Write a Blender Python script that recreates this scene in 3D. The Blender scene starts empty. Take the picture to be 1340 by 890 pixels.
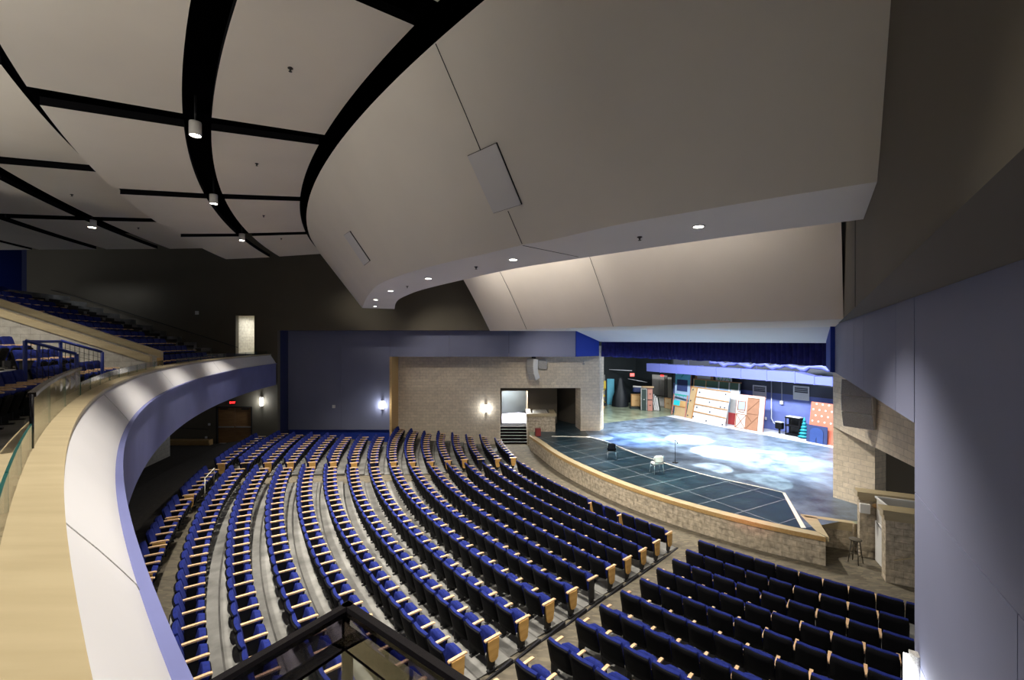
import bpy, math, random
from math import sin, cos, pi, radians as rad, degrees as deg, hypot, atan2, sqrt
from mathutils import Vector, Matrix
from mathutils.bvhtree import BVHTree
random.seed(7)
SC = bpy.context.scene
COL = SC.collection
EYE = 6.92            # camera height above the lowest floor
F = 575.0             # focal length in pixels of the 1340 x 890 frame
HZ = 447.0            # row of the horizon in the photograph
C = (25.35, 31.5)     # centre of the seating arcs
CB = (27.31, 32.59)   # centre of the balcony arcs
STG = 0.90            # stage height
AX = (0.879, 0.477)   # house axis, pointing upstage
LX = (0.477, -0.879)  # across the stage

def at(u, v, d):
    """plan point seen at (u, v) that lies d metres below the eye (negative: above)"""
    y = F * d / (v - HZ)
    return ((u - 670) * y / F, y)
def S(p, b):
    return (p * AX[0] + b * LX[0], p * AX[1] + b * LX[1])
def bs(u, p):
    """stage lateral coordinate of column u on the plane at depth p"""
    r = (u - 670) / F
    y = p / (AX[0] * r + AX[1])
    return r * y * LX[0] + y * LX[1]
def pol(R, a, c=C):
    return (c[0] + R * cos(rad(a)), c[1] + R * sin(rad(a)))
def zz(d): return EYE - d

# ------------------------------------------------------------------ materials
def new_mat(name):
    m = bpy.data.materials.new(name); m.use_nodes = True
    return m, m.node_tree.nodes, m.node_tree.links, m.node_tree.nodes['Principled BSDF']
def plain(name, col, rough=0.6, metal=0.0, noise=0.0, scale=6.0, bump=0.0, coat=0.0, spec=0.5, coord='Object'):
    m, N, L, b = new_mat(name)
    b.inputs['Roughness'].default_value = rough
    b.inputs['Metallic'].default_value = metal
    b.inputs['Specular IOR Level'].default_value = spec
    if coat: b.inputs['Coat Weight'].default_value = coat
    if noise or bump:
        tc = N.new('ShaderNodeTexCoord'); t = N.new('ShaderNodeTexNoise')
        t.inputs['Scale'].default_value = scale; t.inputs['Detail'].default_value = 5
        L.new(tc.outputs[coord], t.inputs['Vector'])
        r = N.new('ShaderNodeValToRGB')
        r.color_ramp.elements[0].position = .3; r.color_ramp.elements[1].position = .7
        r.color_ramp.elements[0].color = (*[c * (1 - noise) for c in col], 1)
        r.color_ramp.elements[1].color = (*[min(1, c * (1 + noise)) for c in col], 1)
        L.new(t.outputs['Fac'], r.inputs['Fac']); L.new(r.outputs['Color'], b.inputs['Base Color'])
        if bump:
            bp = N.new('ShaderNodeBump'); bp.inputs['Strength'].default_value = bump
            bp.inputs['Distance'].default_value = .02
            L.new(t.outputs['Fac'], bp.inputs['Height']); L.new(bp.outputs['Normal'], b.inputs['Normal'])
    else:
        b.inputs['Base Color'].default_value = (*col, 1)
    return m
def emit(name, col, s):
    m, N, L, b = new_mat(name)
    b.inputs['Base Color'].default_value = (*col, 1)
    b.inputs['Emission Color'].default_value = (*col, 1)
    b.inputs['Emission Strength'].default_value = s
    return m
def glass(name, tint, rmul=1.0):
    m, N, L, b = new_mat(name)
    N.remove(b)
    out = [n for n in N if n.type == 'OUTPUT_MATERIAL'][0]
    tr = N.new('ShaderNodeBsdfTransparent'); tr.inputs['Color'].default_value = (*tint, 1)
    gl = N.new('ShaderNodeBsdfGlossy'); gl.inputs['Roughness'].default_value = .02
    fw = N.new('ShaderNodeLayerWeight'); fw.inputs['Blend'].default_value = .5
    fr = N.new('ShaderNodeMath'); fr.operation = 'POWER'; fr.inputs[1].default_value = 3.5; L.new(fw.outputs['Facing'], fr.inputs[0])
    ml = N.new('ShaderNodeMath'); ml.operation = 'MULTIPLY_ADD'; ml.inputs[1].default_value = .6 * rmul; ml.inputs[2].default_value = .04 * rmul; ml.use_clamp = True
    mx = N.new('ShaderNodeMixShader')
    L.new(fr.outputs[0], ml.inputs[0]); L.new(ml.outputs[0], mx.inputs[0])
    L.new(tr.outputs[0], mx.inputs[1]); L.new(gl.outputs[0], mx.inputs[2]); L.new(mx.outputs[0], out.inputs[0])
    return m
def block(name, c1, c2, mortar, rough_bump, w=.4, h=.2, lo=.8, hi=1.13):
    m, N, L, b = new_mat(name)
    uv = N.new('ShaderNodeUVMap'); uv.uv_map = 'UVMap'
    br = N.new('ShaderNodeTexBrick')
    br.inputs['Scale'].default_value = 1; br.inputs['Brick Width'].default_value = w
    br.inputs['Row Height'].default_value = h; br.inputs['Mortar Size'].default_value = .009
    br.inputs['Mortar Smooth'].default_value = .3; br.inputs['Bias'].default_value = 0
    br.inputs['Color1'].default_value = (*c1, 1); br.inputs['Color2'].default_value = (*c2, 1)
    br.inputs['Mortar'].default_value = (*mortar, 1)
    L.new(uv.outputs[0], br.inputs['Vector'])
    tc = N.new('ShaderNodeTexCoord'); ns = N.new('ShaderNodeTexNoise')
    ns.inputs['Scale'].default_value = 7; ns.inputs['Detail'].default_value = 6
    L.new(tc.outputs['Object'], ns.inputs['Vector'])
    mr = N.new('ShaderNodeMapRange'); mr.inputs['From Min'].default_value = .3; mr.inputs['From Max'].default_value = .7
    mr.inputs['To Min'].default_value = lo; mr.inputs['To Max'].default_value = hi
    L.new(ns.outputs['Fac'], mr.inputs['Value'])
    mx = N.new('ShaderNodeVectorMath'); mx.operation = 'MULTIPLY'
    L.new(br.outputs['Color'], mx.inputs[0]); L.new(mr.outputs[0], mx.inputs[1])
    L.new(mx.outputs[0], b.inputs['Base Color'])
    # split-face relief
    ad = N.new('ShaderNodeMath'); ad.operation = 'MULTIPLY_ADD'
    ad.inputs[1].default_value = -1.0
    L.new(br.outputs['Fac'], ad.inputs[0]); L.new(ns.outputs['Fac'], ad.inputs[2])
    bp = N.new('ShaderNodeBump'); bp.inputs['Strength'].default_value = rough_bump; bp.inputs['Distance'].default_value = .05
    L.new(ad.outputs[0], bp.inputs['Height']); L.new(bp.outputs['Normal'], b.inputs['Normal'])
    b.inputs['Roughness'].default_value = .9
    return m
def wood(name, c1, c2, scale=(2, 18, 18), rough=.45):
    m, N, L, b = new_mat(name)
    tc = N.new('ShaderNodeTexCoord'); mp = N.new('ShaderNodeMapping'); mp.inputs['Scale'].default_value = scale
    t = N.new('ShaderNodeTexNoise'); t.inputs['Scale'].default_value = 1.5; t.inputs['Detail'].default_value = 6
    r = N.new('ShaderNodeValToRGB'); r.color_ramp.elements[0].position = .35; r.color_ramp.elements[1].position = .65
    r.color_ramp.elements[0].color = (*c1, 1); r.color_ramp.elements[1].color = (*c2, 1)
    L.new(tc.outputs['Object'], mp.inputs['Vector']); L.new(mp.outputs[0], t.inputs['Vector'])
    L.new(t.outputs['Fac'], r.inputs['Fac']); L.new(r.outputs['Color'], b.inputs['Base Color'])
    b.inputs['Roughness'].default_value = rough
    return m
def carpet():
    m, N, L, b = new_mat('patterned carpet')
    tc = N.new('ShaderNodeTexCoord'); mp = N.new('ShaderNodeMapping')
    mp.inputs['Rotation'].default_value = (0, 0, .9); mp.inputs['Scale'].default_value = (3.2, 8, 1)
    v = N.new('ShaderNodeTexVoronoi'); v.inputs['Scale'].default_value = 1.6
    r = N.new('ShaderNodeValToRGB'); e = r.color_ramp.elements
    e[0].position = 0; e[0].color = (.115, .10, .075, 1); e[1].position = 1; e[1].color = (.185, .16, .112, 1)
    n = e.new(.55); n.color = (.145, .127, .095, 1)
    sx = N.new('ShaderNodeSeparateColor')
    L.new(tc.outputs['Object'], mp.inputs['Vector']); L.new(mp.outputs[0], v.inputs['Vector'])
    L.new(v.outputs['Color'], sx.inputs[0]); L.new(sx.outputs[0], r.inputs['Fac'])
    L.new(r.outputs['Color'], b.inputs['Base Color']); b.inputs['Roughness'].default_value = .95
    b.inputs['Specular IOR Level'].default_value = .2
    return m
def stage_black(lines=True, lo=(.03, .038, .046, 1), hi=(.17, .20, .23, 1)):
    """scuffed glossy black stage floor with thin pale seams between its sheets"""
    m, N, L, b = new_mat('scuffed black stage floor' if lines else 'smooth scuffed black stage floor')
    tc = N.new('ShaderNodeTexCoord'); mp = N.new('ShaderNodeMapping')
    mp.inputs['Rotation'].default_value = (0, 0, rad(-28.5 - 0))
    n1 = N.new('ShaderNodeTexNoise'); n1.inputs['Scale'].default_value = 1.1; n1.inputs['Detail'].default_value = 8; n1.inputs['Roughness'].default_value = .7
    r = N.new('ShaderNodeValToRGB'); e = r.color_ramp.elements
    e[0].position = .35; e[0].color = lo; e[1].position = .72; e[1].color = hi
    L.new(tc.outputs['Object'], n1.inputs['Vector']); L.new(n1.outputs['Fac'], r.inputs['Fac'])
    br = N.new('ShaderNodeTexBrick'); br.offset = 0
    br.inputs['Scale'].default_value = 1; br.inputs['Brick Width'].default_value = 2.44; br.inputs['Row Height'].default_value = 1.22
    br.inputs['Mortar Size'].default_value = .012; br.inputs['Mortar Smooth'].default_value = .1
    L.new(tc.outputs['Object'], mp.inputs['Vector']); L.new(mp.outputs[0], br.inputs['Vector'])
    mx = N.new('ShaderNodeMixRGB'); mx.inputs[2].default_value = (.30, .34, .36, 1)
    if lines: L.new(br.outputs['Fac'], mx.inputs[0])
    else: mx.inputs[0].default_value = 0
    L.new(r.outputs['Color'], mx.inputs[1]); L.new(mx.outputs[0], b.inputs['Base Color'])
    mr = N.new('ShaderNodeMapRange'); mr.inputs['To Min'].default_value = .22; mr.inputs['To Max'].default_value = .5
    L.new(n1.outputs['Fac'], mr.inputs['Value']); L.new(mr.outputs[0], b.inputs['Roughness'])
    return m

M = {}
M['cloud'] = plain('painted ceiling panel', (.78, .735, .65), .8, noise=.03, scale=.6)
M['white'] = plain('white painted drywall', (.70, .69, .68), .7, noise=.02, scale=.7)
M['ledge_white'] = plain('white balcony drywall', (.70, .69, .70), .6, noise=.03, scale=.8)
M['brown'] = plain('dark taupe wall paint', (.112, .098, .070), .8, noise=.05, scale=.5)
M['brown2'] = plain('deep taupe wall paint', (.11, .095, .072), .8)
M['black'] = plain('flat black paint', (.004, .004, .005), .95, spec=.1)
M['deck'] = plain('black ceiling void', (.002, .002, .003), 1, spec=0)
M['slate'] = plain('slate blue acoustic panel', (.185, .198, .295), .75, noise=.04, scale=.7)
M['fascia'] = plain('blue grey balcony panel', (.135, .150, .335), .6, noise=.12, scale=.9)
M['joint'] = plain('dark joint', (.01, .01, .014), .9)
M['blue'] = plain('saturated blue paint', (.006, .035, .33), .7)
M['navy'] = plain('dark navy paint', (.008, .014, .07), .8)
M['block'] = block('tan concrete block', (.72, .62, .47), (.63, .54, .41), (.48, .41, .31), .45, lo=.9, hi=1.08)
M['stone'] = block('split face tan block', (.55, .47, .35), (.49, .42, .31), (.40, .34, .25), 1.0, lo=.62, hi=1.25)
M['greyblock'] = block('painted grey block', (.46, .44, .38), (.44, .42, .36), (.36, .34, .30), .3)
M['carpet'] = carpet()
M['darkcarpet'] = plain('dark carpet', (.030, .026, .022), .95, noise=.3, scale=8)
M['tread'] = plain('mottled grey seating floor', (.20, .197, .182), .8, noise=.42, scale=1.6, bump=.1)
M['riser'] = plain('grey tier riser', (.085, .082, .075), .85, noise=.3, scale=3)
M['lino'] = plain('pale blue grey carpet tile', (.22, .225, .29), .9, noise=.25, scale=5)
M['maple'] = wood('clear maple', (.40, .325, .19), (.46, .38, .23), (1, 7, 7))
M['maple_dark'] = wood('golden maple edge', (.45, .28, .10), (.55, .36, .15))
M['arm'] = wood('beech armrest', (.66, .42, .22), (.80, .55, .33), rough=.35)
M['panel'] = wood('golden oak end panel', (.50, .28, .07), (.64, .38, .12), (1.5, 1.5, 12))
M['door'] = wood('brown wooden door', (.22, .11, .04), (.30, .16, .06), (1, 1, 8))
M['fabric'] = plain('royal blue seat fabric', (.011, .020, .150), .9, noise=.22, scale=14, spec=.2)
M['shell'] = plain('black plastic seat shell', (.0035, .0035, .0045), .75, spec=.12)
M['iron'] = plain('black iron', (.008, .008, .009), .5)
M['rail_blue'] = plain('glossy blue rail enamel', (.008, .028, .24), .4)
M['capdark'] = plain('dark metal cap rail', (.008, .007, .009), .22, metal=.0)
M['metal'] = plain('satin metal', (.6, .6, .62), .3, metal=.9)
M['glass'] = glass('clear guard glass', (.93, .96, .94), 1.2)
M['glasschan'] = glass('dark laminated glass channel', (.42, .40, .46), 2.6)
M['glassnear'] = glass('smoky guard glass', (.86, .88, .86), 1.5)
M['teal'] = plain('green glass edge', (.02, .11, .10), .15)
M['stagefloor'] = stage_black(True, (.006, .016, .024, 1), (.022, .05, .068, 1))  # teal of the apron lighting is put into the sheet's colour
M['stagemain'] = stage_black(False, (.035, .05, .07, 1), (.20, .27, .36, 1))  # scuffs lightened and blued to carry the stage light in the colour
M['woodfloor'] = plain('worn green grey concrete floor', (.22, .25, .17), .30, noise=.35, scale=1.3)
M['tape'] = plain('cream stage edge strip', (.80, .77, .66), .5)
M['strip'] = plain('pale floor strip', (.55, .56, .60), .5)
M['stagewall'] = plain('stage black green paint', (.008, .013, .015), .7, noise=.2, scale=1)
M['cobalt'] = plain('painted blue stage wall', (.10, .13, .34), .6, noise=.18, scale=1.2)
M['darkband'] = plain('charcoal wall band', (.05, .055, .075), .7)
M['duct'] = plain('periwinkle painted duct', (.12, .14, .40), .45)
M['velvet'] = plain('navy velvet', (.016, .018, .17), .9, noise=.3, scale=5)
M['lamp'] = emit('lamp lens', (1, .97, .92), 14)
M['sconce'] = emit('sconce diffuser', (1, .98, .95), 7)
M['can'] = plain('white lamp can', (.62, .60, .56), .5)
M['plate'] = plain('white wall plate', (.7, .7, .68), .5)
M['red'] = emit('lit red letters', (1, .03, .03), 5)
M['redbox'] = plain('dark red box', (.22, .03, .03), .5)
M['signface'] = emit('exit sign face', (.9, .12, .10), 1.3)
M['grille'] = plain('grey speaker grille', (.36, .35, .33), .7, noise=.3, scale=60)
M['offwhite'] = plain('off white cabinet', (.62, .60, .55), .6)
for k, c in dict(orange=(.85, .22, .13), teal2=(.02, .55, .60), aqua=(.12, .46, .62), skin=(.70, .38, .25), ply=(.72, .50, .26),
                 batten=(.62, .30, .10), paper=(.86, .84, .80), barn=(.44, .21, .115), barnline=(.20, .09, .045), redpaint=(.50, .06, .06),
                 skyblue=(.45, .62, .85), moss=(.10, .20, .12), green=(.02, .35, .16), midblue=(.02, .055, .22), navy2=(.02, .035, .12),
                 yellow=(.62, .44, .03), pink=(.62, .27, .20), caseg=(.012, .03, .024), doorgrey=(.55, .52, .47), tan=(.55, .33, .13),
                 teald=(.03, .33, .28), cover=(.004, .007, .011), cyan=(.02, .50, .65), stoolw=(.10, .085, .06)).items():
    c = tuple(x * (.58 if k in ('paper', 'skyblue', 'orange', 'ply', 'barn', 'batten', 'pink', 'cyan', 'moss') else .85) for x in c)
    M[k] = plain(k + ' paint', c, .6, noise=.08, scale=3)

# ------------------------------------------------------------------ mesh builder
class MB:
    def __init__(s): s.v = []; s.f = []; s.uv = []; s.mi = []; s.sm = []
    def face(s, pts, uv=None, mi=0, smooth=False):
        b = len(s.v); s.v += [tuple(p) for p in pts]
        s.f.append(tuple(range(b, b + len(pts)))); s.mi.append(mi); s.sm.append(smooth)
        if uv is None:
            n = Vector((0, 0, 0))
            for i in range(len(pts)):
                a, c = Vector(pts[i]), Vector(pts[(i + 1) % len(pts)])
                n += a.cross(c)
            if n.length < 1e-12: n = Vector((0, 0, 1))
            n.normalize()
            if abs(n.z) > .75: uv = [(p[0], p[1]) for p in pts]
            else:
                t = Vector((-n.y, n.x)).normalized()
                uv = [(p[0] * t.x + p[1] * t.y, p[2]) for p in pts]
        s.uv.append(uv)
    def prism(s, poly, z0, z1, mi=0):
        a = sum(poly[i][0] * poly[(i + 1) % len(poly)][1] - poly[(i + 1) % len(poly)][0] * poly[i][1] for i in range(len(poly)))
        if a < 0: poly = poly[::-1]
        n = len(poly)
        z0 = z0 if isinstance(z0, (list, tuple)) else [z0] * n
        z1 = z1 if isinstance(z1, (list, tuple)) else [z1] * n
        if a < 0: z0 = list(z0)[::-1]; z1 = list(z1)[::-1]
        s.face([(p[0], p[1], z1[i]) for i, p in enumerate(poly)], mi=mi)
        s.face([(p[0], p[1], z0[i]) for i, p in enumerate(poly)][::-1], mi=mi)
        for i in range(n):
            j = (i + 1) % n
            s.face([(*poly[i], z0[i]), (*poly[j], z0[j]), (*poly[j], z1[j]), (*poly[i], z1[i])], mi=mi)
    def wall(s, a, b, z0, z1, th, mi=0):
        """straight wall from a to b, thickness th to the right of a->b"""
        dx, dy = b[0] - a[0], b[1] - a[1]; l = hypot(dx, dy); nx, ny = dy / l * th, -dx / l * th
        s.prism([a, b, (b[0] + nx, b[1] + ny), (a[0] + nx, a[1] + ny)], z0, z1, mi)
    def box(s, c, d, M4=None, mi=0, bev=0.0):
        """box centred at c with size d, optional matrix, optional chamfered vertical look"""
        x, y, z = d[0] / 2, d[1] / 2, d[2] / 2
        if bev:
            bm = min(bev, x * .49, y * .49, z * .49)
            P = []
            def ring(zv, inset):
                a, b2 = x - inset, y - inset
                e = bm
                return [(a - e, -b2, zv), (a, -b2 + e, zv), (a, b2 - e, zv), (a - e, b2, zv), (-a + e, b2, zv), (-a, b2 - e, zv), (-a, -b2 + e, zv), (-a + e, -b2, zv)]
            rings = [ring(-z, bm), ring(-z + bm, 0), ring(z - bm, 0), ring(z, bm)]
            T = M4 or Matrix.Identity(4)
            rings = [[tuple(T @ Vector((c[0] + p[0], c[1] + p[1], c[2] + p[2]))) for p in r] for r in rings]
            s.face(rings[0][::-1], mi=mi); s.face(rings[3], mi=mi)
            for a, b2 in zip(rings, rings[1:]):
                for i in range(8):
                    j = (i + 1) % 8
                    s.face([a[i], a[j], b2[j], b2[i]], mi=mi)
            return
        q = [(-x, -y, -z), (x, -y, -z), (x, y, -z), (-x, y, -z), (-x, -y, z), (x, -y, z), (x, y, z), (-x, y, z)]
        T = M4 or Matrix.Identity(4)
        q = [tuple(T @ Vector((c[0] + p[0], c[1] + p[1], c[2] + p[2]))) for p in q]
        for f in ((3, 2, 1, 0), (4, 5, 6, 7), (0, 1, 5, 4), (1, 2, 6, 5), (2, 3, 7, 6), (3, 0, 4, 7)):
            s.face([q[i] for i in f], mi=mi)
    def tube(s, pts, r, n=8, mi=0, cap=True):
        pts = [Vector(p) for p in pts]; rings = []
        for i, p in enumerate(pts):
            d = (pts[min(i + 1, len(pts) - 1)] - pts[max(i - 1, 0)]).normalized()
            u = d.cross(Vector((0, 0, 1)))
            if u.length < .05: u = d.cross(Vector((1, 0, 0)))
            u.normalize(); w = d.cross(u)
            rr = r[i] if isinstance(r, (list, tuple)) else r
            rings.append([tuple(p + u * (rr * cos(2 * pi * k / n)) + w * (rr * sin(2 * pi * k / n))) for k in range(n)])
        for a, b in zip(rings, rings[1:]):
            for k in range(n):
                j = (k + 1) % n
                s.face([a[k], b[k], b[j], a[j]], mi=mi, smooth=True)
        if cap: s.face(rings[0], mi=mi); s.face(rings[-1][::-1], mi=mi)
    def lathe(s, prof, c=(0, 0, 0), n=16, mi=0, T=None):
        T = T or Matrix.Identity(4); rings = []
        for r, z in prof:
            rings.append([tuple(T @ Vector((c[0] + r * cos(2 * pi * k / n), c[1] + r * sin(2 * pi * k / n), c[2] + z))) for k in range(n)])
        for a, b in zip(rings, rings[1:]):
            for k in range(n):
                j = (k + 1) % n
                s.face([a[k], a[j], b[j], b[k]], mi=mi, smooth=True)
        if prof[0][0] > 1e-4: s.face(rings[0][::-1], mi=mi)
        if prof[-1][0] > 1e-4: s.face(rings[-1], mi=mi)
    def strip(s, curves, mi=0, closed=False, smooth=True, uvlen=True):
        """loft through polylines of equal length"""
        n = len(curves[0]); ls = [0]
        for i in range(1, n): ls.append(ls[-1] + (Vector(curves[0][i]) - Vector(curves[0][i - 1])).length)
        hs = [0]
        for k in range(1, len(curves)): hs.append(hs[-1] + (Vector(curves[k][n // 2]) - Vector(curves[k - 1][n // 2])).length)
        idx = list(range(len(curves) - 1)) + ([len(curves) - 1] if closed else [])
        for k in idx:
            a, b = curves[k], curves[(k + 1) % len(curves)]
            h0 = hs[k]; h1 = hs[k + 1] if k + 1 < len(hs) else hs[k] + (Vector(a[n // 2]) - Vector(b[n // 2])).length
            for i in range(n - 1):
                m = mi[k] if isinstance(mi, (list, tuple)) else mi
                s.face([a[i], a[i + 1], b[i + 1], b[i]], uv=[(ls[i], h0), (ls[i + 1], h0), (ls[i + 1], h1), (ls[i], h1)], mi=m, smooth=smooth)
    def sweep(s, prof, a0, a1, n, c=C, mi=0, closed=True, smooth=False):
        cur = [[(*pol(R, a0 + (a1 - a0) * i / n, c), zz(d)) for i in range(n + 1)] for R, d in prof]
        s.strip(cur, mi, closed, smooth)
        if closed:
            s.face([q[0] for q in cur]); s.face([q[-1] for q in cur][::-1])
    def build(s, name, mats, parent=None, merge=True, auto=None):
        me = bpy.data.meshes.new(name)
        me.from_pydata(s.v, [], s.f)
        ul = me.uv_layers.new(name='UVMap'); k = 0
        for uv in s.uv:
            for p in uv: ul.data[k].uv = p; k += 1
        for m in (mats if isinstance(mats, (list, tuple)) else [mats]): me.materials.append(M[m] if isinstance(m, str) else m)
        me.polygons.foreach_set('material_index', s.mi)
        me.polygons.foreach_set('use_smooth', s.sm)
        me.update()
        if merge:
            import bmesh
            bm = bmesh.new(); bm.from_mesh(me); bmesh.ops.remove_doubles(bm, verts=bm.verts, dist=1e-5)
            bm.to_mesh(me); bm.free()
        o = bpy.data.objects.new(name, me); COL.objects.link(o)
        if parent is not None: o.parent = parent
        return o
def tag(o, label=None, cat=None, group=None, kind=None):
    if label: o['label'] = label
    if cat: o['category'] = cat
    if group: o['group'] = group
    if kind: o['kind'] = kind
    return o
def struct(mb, name, mats): return tag(mb.build(name, mats), kind='structure')
def empty(name, loc, rz=0, label=None, cat=None, group=None):
    o = bpy.data.objects.new(name, None); COL.objects.link(o); o.location = loc; o.rotation_euler = (0, 0, rz)
    o.empty_display_size = .1
    return tag(o, label, cat, group)
def recentre(o):
    """put the origin of a one-mesh thing at its base"""
    me = o.data; xs = [v.co for v in me.vertices]
    c = Vector((sum(v.x for v in xs) / len(xs), sum(v.y for v in xs) / len(xs), min(v.z for v in xs)))
    me.transform(Matrix.Translation(-c)); o.location = c
    return o
def smooth_curve(pts, n):
    """Catmull-Rom through plan points, resampled evenly"""
    P = [Vector(p) for p in pts]; P = [P[0] * 2 - P[1]] + P + [P[-1] * 2 - P[-2]]
    out = []
    for i in range(1, len(P) - 2):
        for k in range(20):
            t = k / 20
            out.append(.5 * ((2 * P[i]) + (-P[i - 1] + P[i + 1]) * t + (2 * P[i - 1] - 5 * P[i] + 4 * P[i + 1] - P[i + 2]) * t * t + (-P[i - 1] + 3 * P[i] - 3 * P[i + 1] + P[i + 2]) * t ** 3))
    out.append(P[-2])
    L = [0]
    for a, b in zip(out, out[1:]): L.append(L[-1] + (b - a).length)
    res = []; j = 0
    for k in range(n + 1):
        d = L[-1] * k / n
        while j < len(L) - 2 and L[j + 1] < d: j += 1
        t = (d - L[j]) / max(1e-9, L[j + 1] - L[j]); res.append(out[j].lerp(out[j + 1], min(1, t)))
    return res
# ------------------------------------------------------------------ camera
cd = bpy.data.cameras.new('camera'); cam = bpy.data.objects.new('camera', cd); COL.objects.link(cam)
cam.location = (0, 0, EYE); cam.rotation_euler = (pi / 2, 0, 0)
cd.sensor_width = 36; cd.lens = F / 1340 * 36; cd.shift_y = (HZ - 445) / 1340; cd.clip_start = .02; cd.clip_end = 300
SC.camera = cam

YD, YB, YK = 26.8, 28.0, 29.6       # taupe wall, slate panel, block wall (far side wall of the house)
TOP = EYE + 7.2
# ------------------------------------------------------------------ floors
ARM = [6.32, 6.28, 6.23, 6.16, 6.08, 6.02, 5.95, 5.84, 5.79, 5.72, 5.61, 5.54, 5.47, 5.41, 5.35, 5.30]
ZF = [EYE - (a + .62) for a in ARM]; ZF[0] = 0.0
ZF = [max(0, z) for z in ZF]
R0 = 26.4; DR = .9
def RK(k): return R0 + DR * k
pts = [(0, 0.0), (RK(0) + .45, 0.0)] + [(RK(k) + .45, ZF[k]) for k in range(1, 16)] + [(41.4, ZF[15]), (43.2, EYE - 6.22), (70, EYE - 6.22)]
def zfloor(R):
    for (r0, z0), (r1, z1) in zip(pts, pts[1:]):
        if R <= r1: return z0 + (z1 - z0) * (R - r0) / (r1 - r0)
    return pts[-1][1]
Rs = [14, 20, 24] + [RK(0) - .45 + .9 * k for k in range(17)] + [41.4, 43.2, 50, 58]
fl = MB(); n = 44; a0, a1 = -188, -112
cur = [[(*pol(R, a0 + (a1 - a0) * i / n), zfloor(R)) for i in range(n + 1)] for R in Rs]
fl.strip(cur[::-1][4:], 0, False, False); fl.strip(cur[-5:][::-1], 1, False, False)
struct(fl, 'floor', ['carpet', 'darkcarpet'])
def aR(k): return -140.15 + min(k, 11) * .18 + .35                    # centre block, edge beside the near aisle
def aF(k): return -160.35                               # centre block, edge beside the far aisle
def aFF(k): return [-163.1, -162.9, -162.9, -162.8, -162.3, -162.0, -161.9, -161.75][min(k, 7)] - .05               # far block, edge beside the aisle
# far block: where each row stops against the side wall
FE = [(652.4, 576.4), (630.9, 571.6), (614, 571.6), (596, 569), (578.3, 567), (560.6, 567), (544.3, 564), (528.8, 561.5), (499, 572),
      (479.4, 571.6), (458.9, 572), (439.3, 569.7), (417.8, 569), (395.4, 569), (372.7, 567), (342, 570.6)]
def ang(p): return deg(atan2(p[1] - C[1], p[0] - C[0]))
def to_deg(a): return a if a < 0 else a - 360
aW = [to_deg(ang(at(u, v, ARM[k]))) + .25 for k, (u, v) in enumerate(FE)]
aQ = [-137.45 + .08 * k if k < 5 else -137.05 + .1 * (k - 5) for k in range(20)]   # near right block, edge beside the aisle
def tiers(spans, name):
    """flat treads one row deep, each with its riser"""
    m = MB()
    for k, (s0, s1) in spans:
        r0, r1 = RK(k) - .45, RK(k) + .45; z = ZF[k] + .012; zb = (ZF[k - 1] if k else 0) - .03
        nn = max(3, int(abs(s1 - s0) / 1.2))
        def arc(R, zc): return [(*pol(R, s0 + (s1 - s0) * i / nn), zc) for i in range(nn + 1)]
        m.strip([arc(r0, zb), arc(r0, z), arc(r0 + .035, z), arc(r1, z), arc(r1, zb)], [1, 1, 0, 0], False, False)
        for a in (s0, s1):
            m.face([(*pol(r0, a), zb), (*pol(r1, a), zb), (*pol(r1, a), z), (*pol(r0, a), z)], mi=1)
    return struct(m, name, ['tread', 'riser'])
tiers([(k, (aF(k) + .3, aR(k))) for k in range(0, 15)], 'floor')
tiers([(k, (aW[k] - 1.2, aFF(k) - .25)) for k in range(0, 16)], 'floor')
tiers([(k, (aQ[k] - .2, -121)) for k in range(0, 16)], 'floor')
# dark strip and kerb line along the near aisle edge
m = MB()
for k in range(0, 14):
    A = pol(RK(k) - .45, aR(k) + .12); B = pol(RK(k) + .45, aR(k + 1) + .12 if k < 11 else aR(k) + .12)
    m.wall(A, B, (ZF[k - 1] if k else 0) - .02, ZF[k] + .02, .04)
struct(m, 'trim_1', ['joint'])

# ------------------------------------------------------------------ far side wall
def holed(m, x0, x1, y0, y1, z0, z1, holes, mi=0):
    """wall box between x0..x1 with rectangular openings (hx0,hx1,hz0,hz1)"""
    xs = sorted(set([x0, x1] + [h[0] for h in holes] + [h[1] for h in holes]))
    for a, b in zip(xs, xs[1:]):
        hs = [h for h in holes if h[0] <= a + 1e-6 and h[1] >= b - 1e-6]
        zc = z0
        for h in sorted(hs, key=lambda q: q[2]):
            if h[2] > zc + 1e-6: m.prism([(a, y0), (b, y0), (b, y1), (a, y1)], zc, h[2], mi)
            zc = h[3]
        if z1 > zc + 1e-6: m.prism([(a, y0), (b, y0), (b, y1), (a, y1)], zc, z1, mi)
XR = -14.3                                                             # right edge of the taupe wall
DZ = EYE - 6.22                                                        # rear floor level
DX0, DX1, DH = -18.04, -15.85, DZ + 2.25
BD = (-16.85, -15.72, EYE - .75, EYE + 1.58)                           # balcony doorway
m = MB(); holed(m, -29.6, XR, YD, YD + .3, -.1, TOP, [(DX0, DX1, DZ, DH), BD])
m.prism([(XR, YD), (6.5, YD), (6.5, YD + .3), (XR, YD + .3)], EYE + .68, TOP)   # continues over the slate panel
struct(m, 'wall_far', ['brown'])
m = MB(); m.prism([(XR, YD + .3), (XR, YB + .2), (XR - .25, YB + .2), (XR - .25, YD + .3)], 0, EYE + .68)
m.prism([(XR, YD + .3), (5.6, YD + .3), (5.6, YK), (XR, YK)], EYE + .68, EYE + .8)     # underside of the upper wall
struct(m, 'trim_2', ['navy'])
m = MB()
X0 = XR + .03
edges = [X0, -10.9, -7.78]
for a, b in zip(edges, edges[1:]): m.prism([(a + .006, YB), (b - .006, YB), (b - .006, YB + .1), (a + .006, YB + .1)], EYE - 5.62, EYE + .68)
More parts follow.
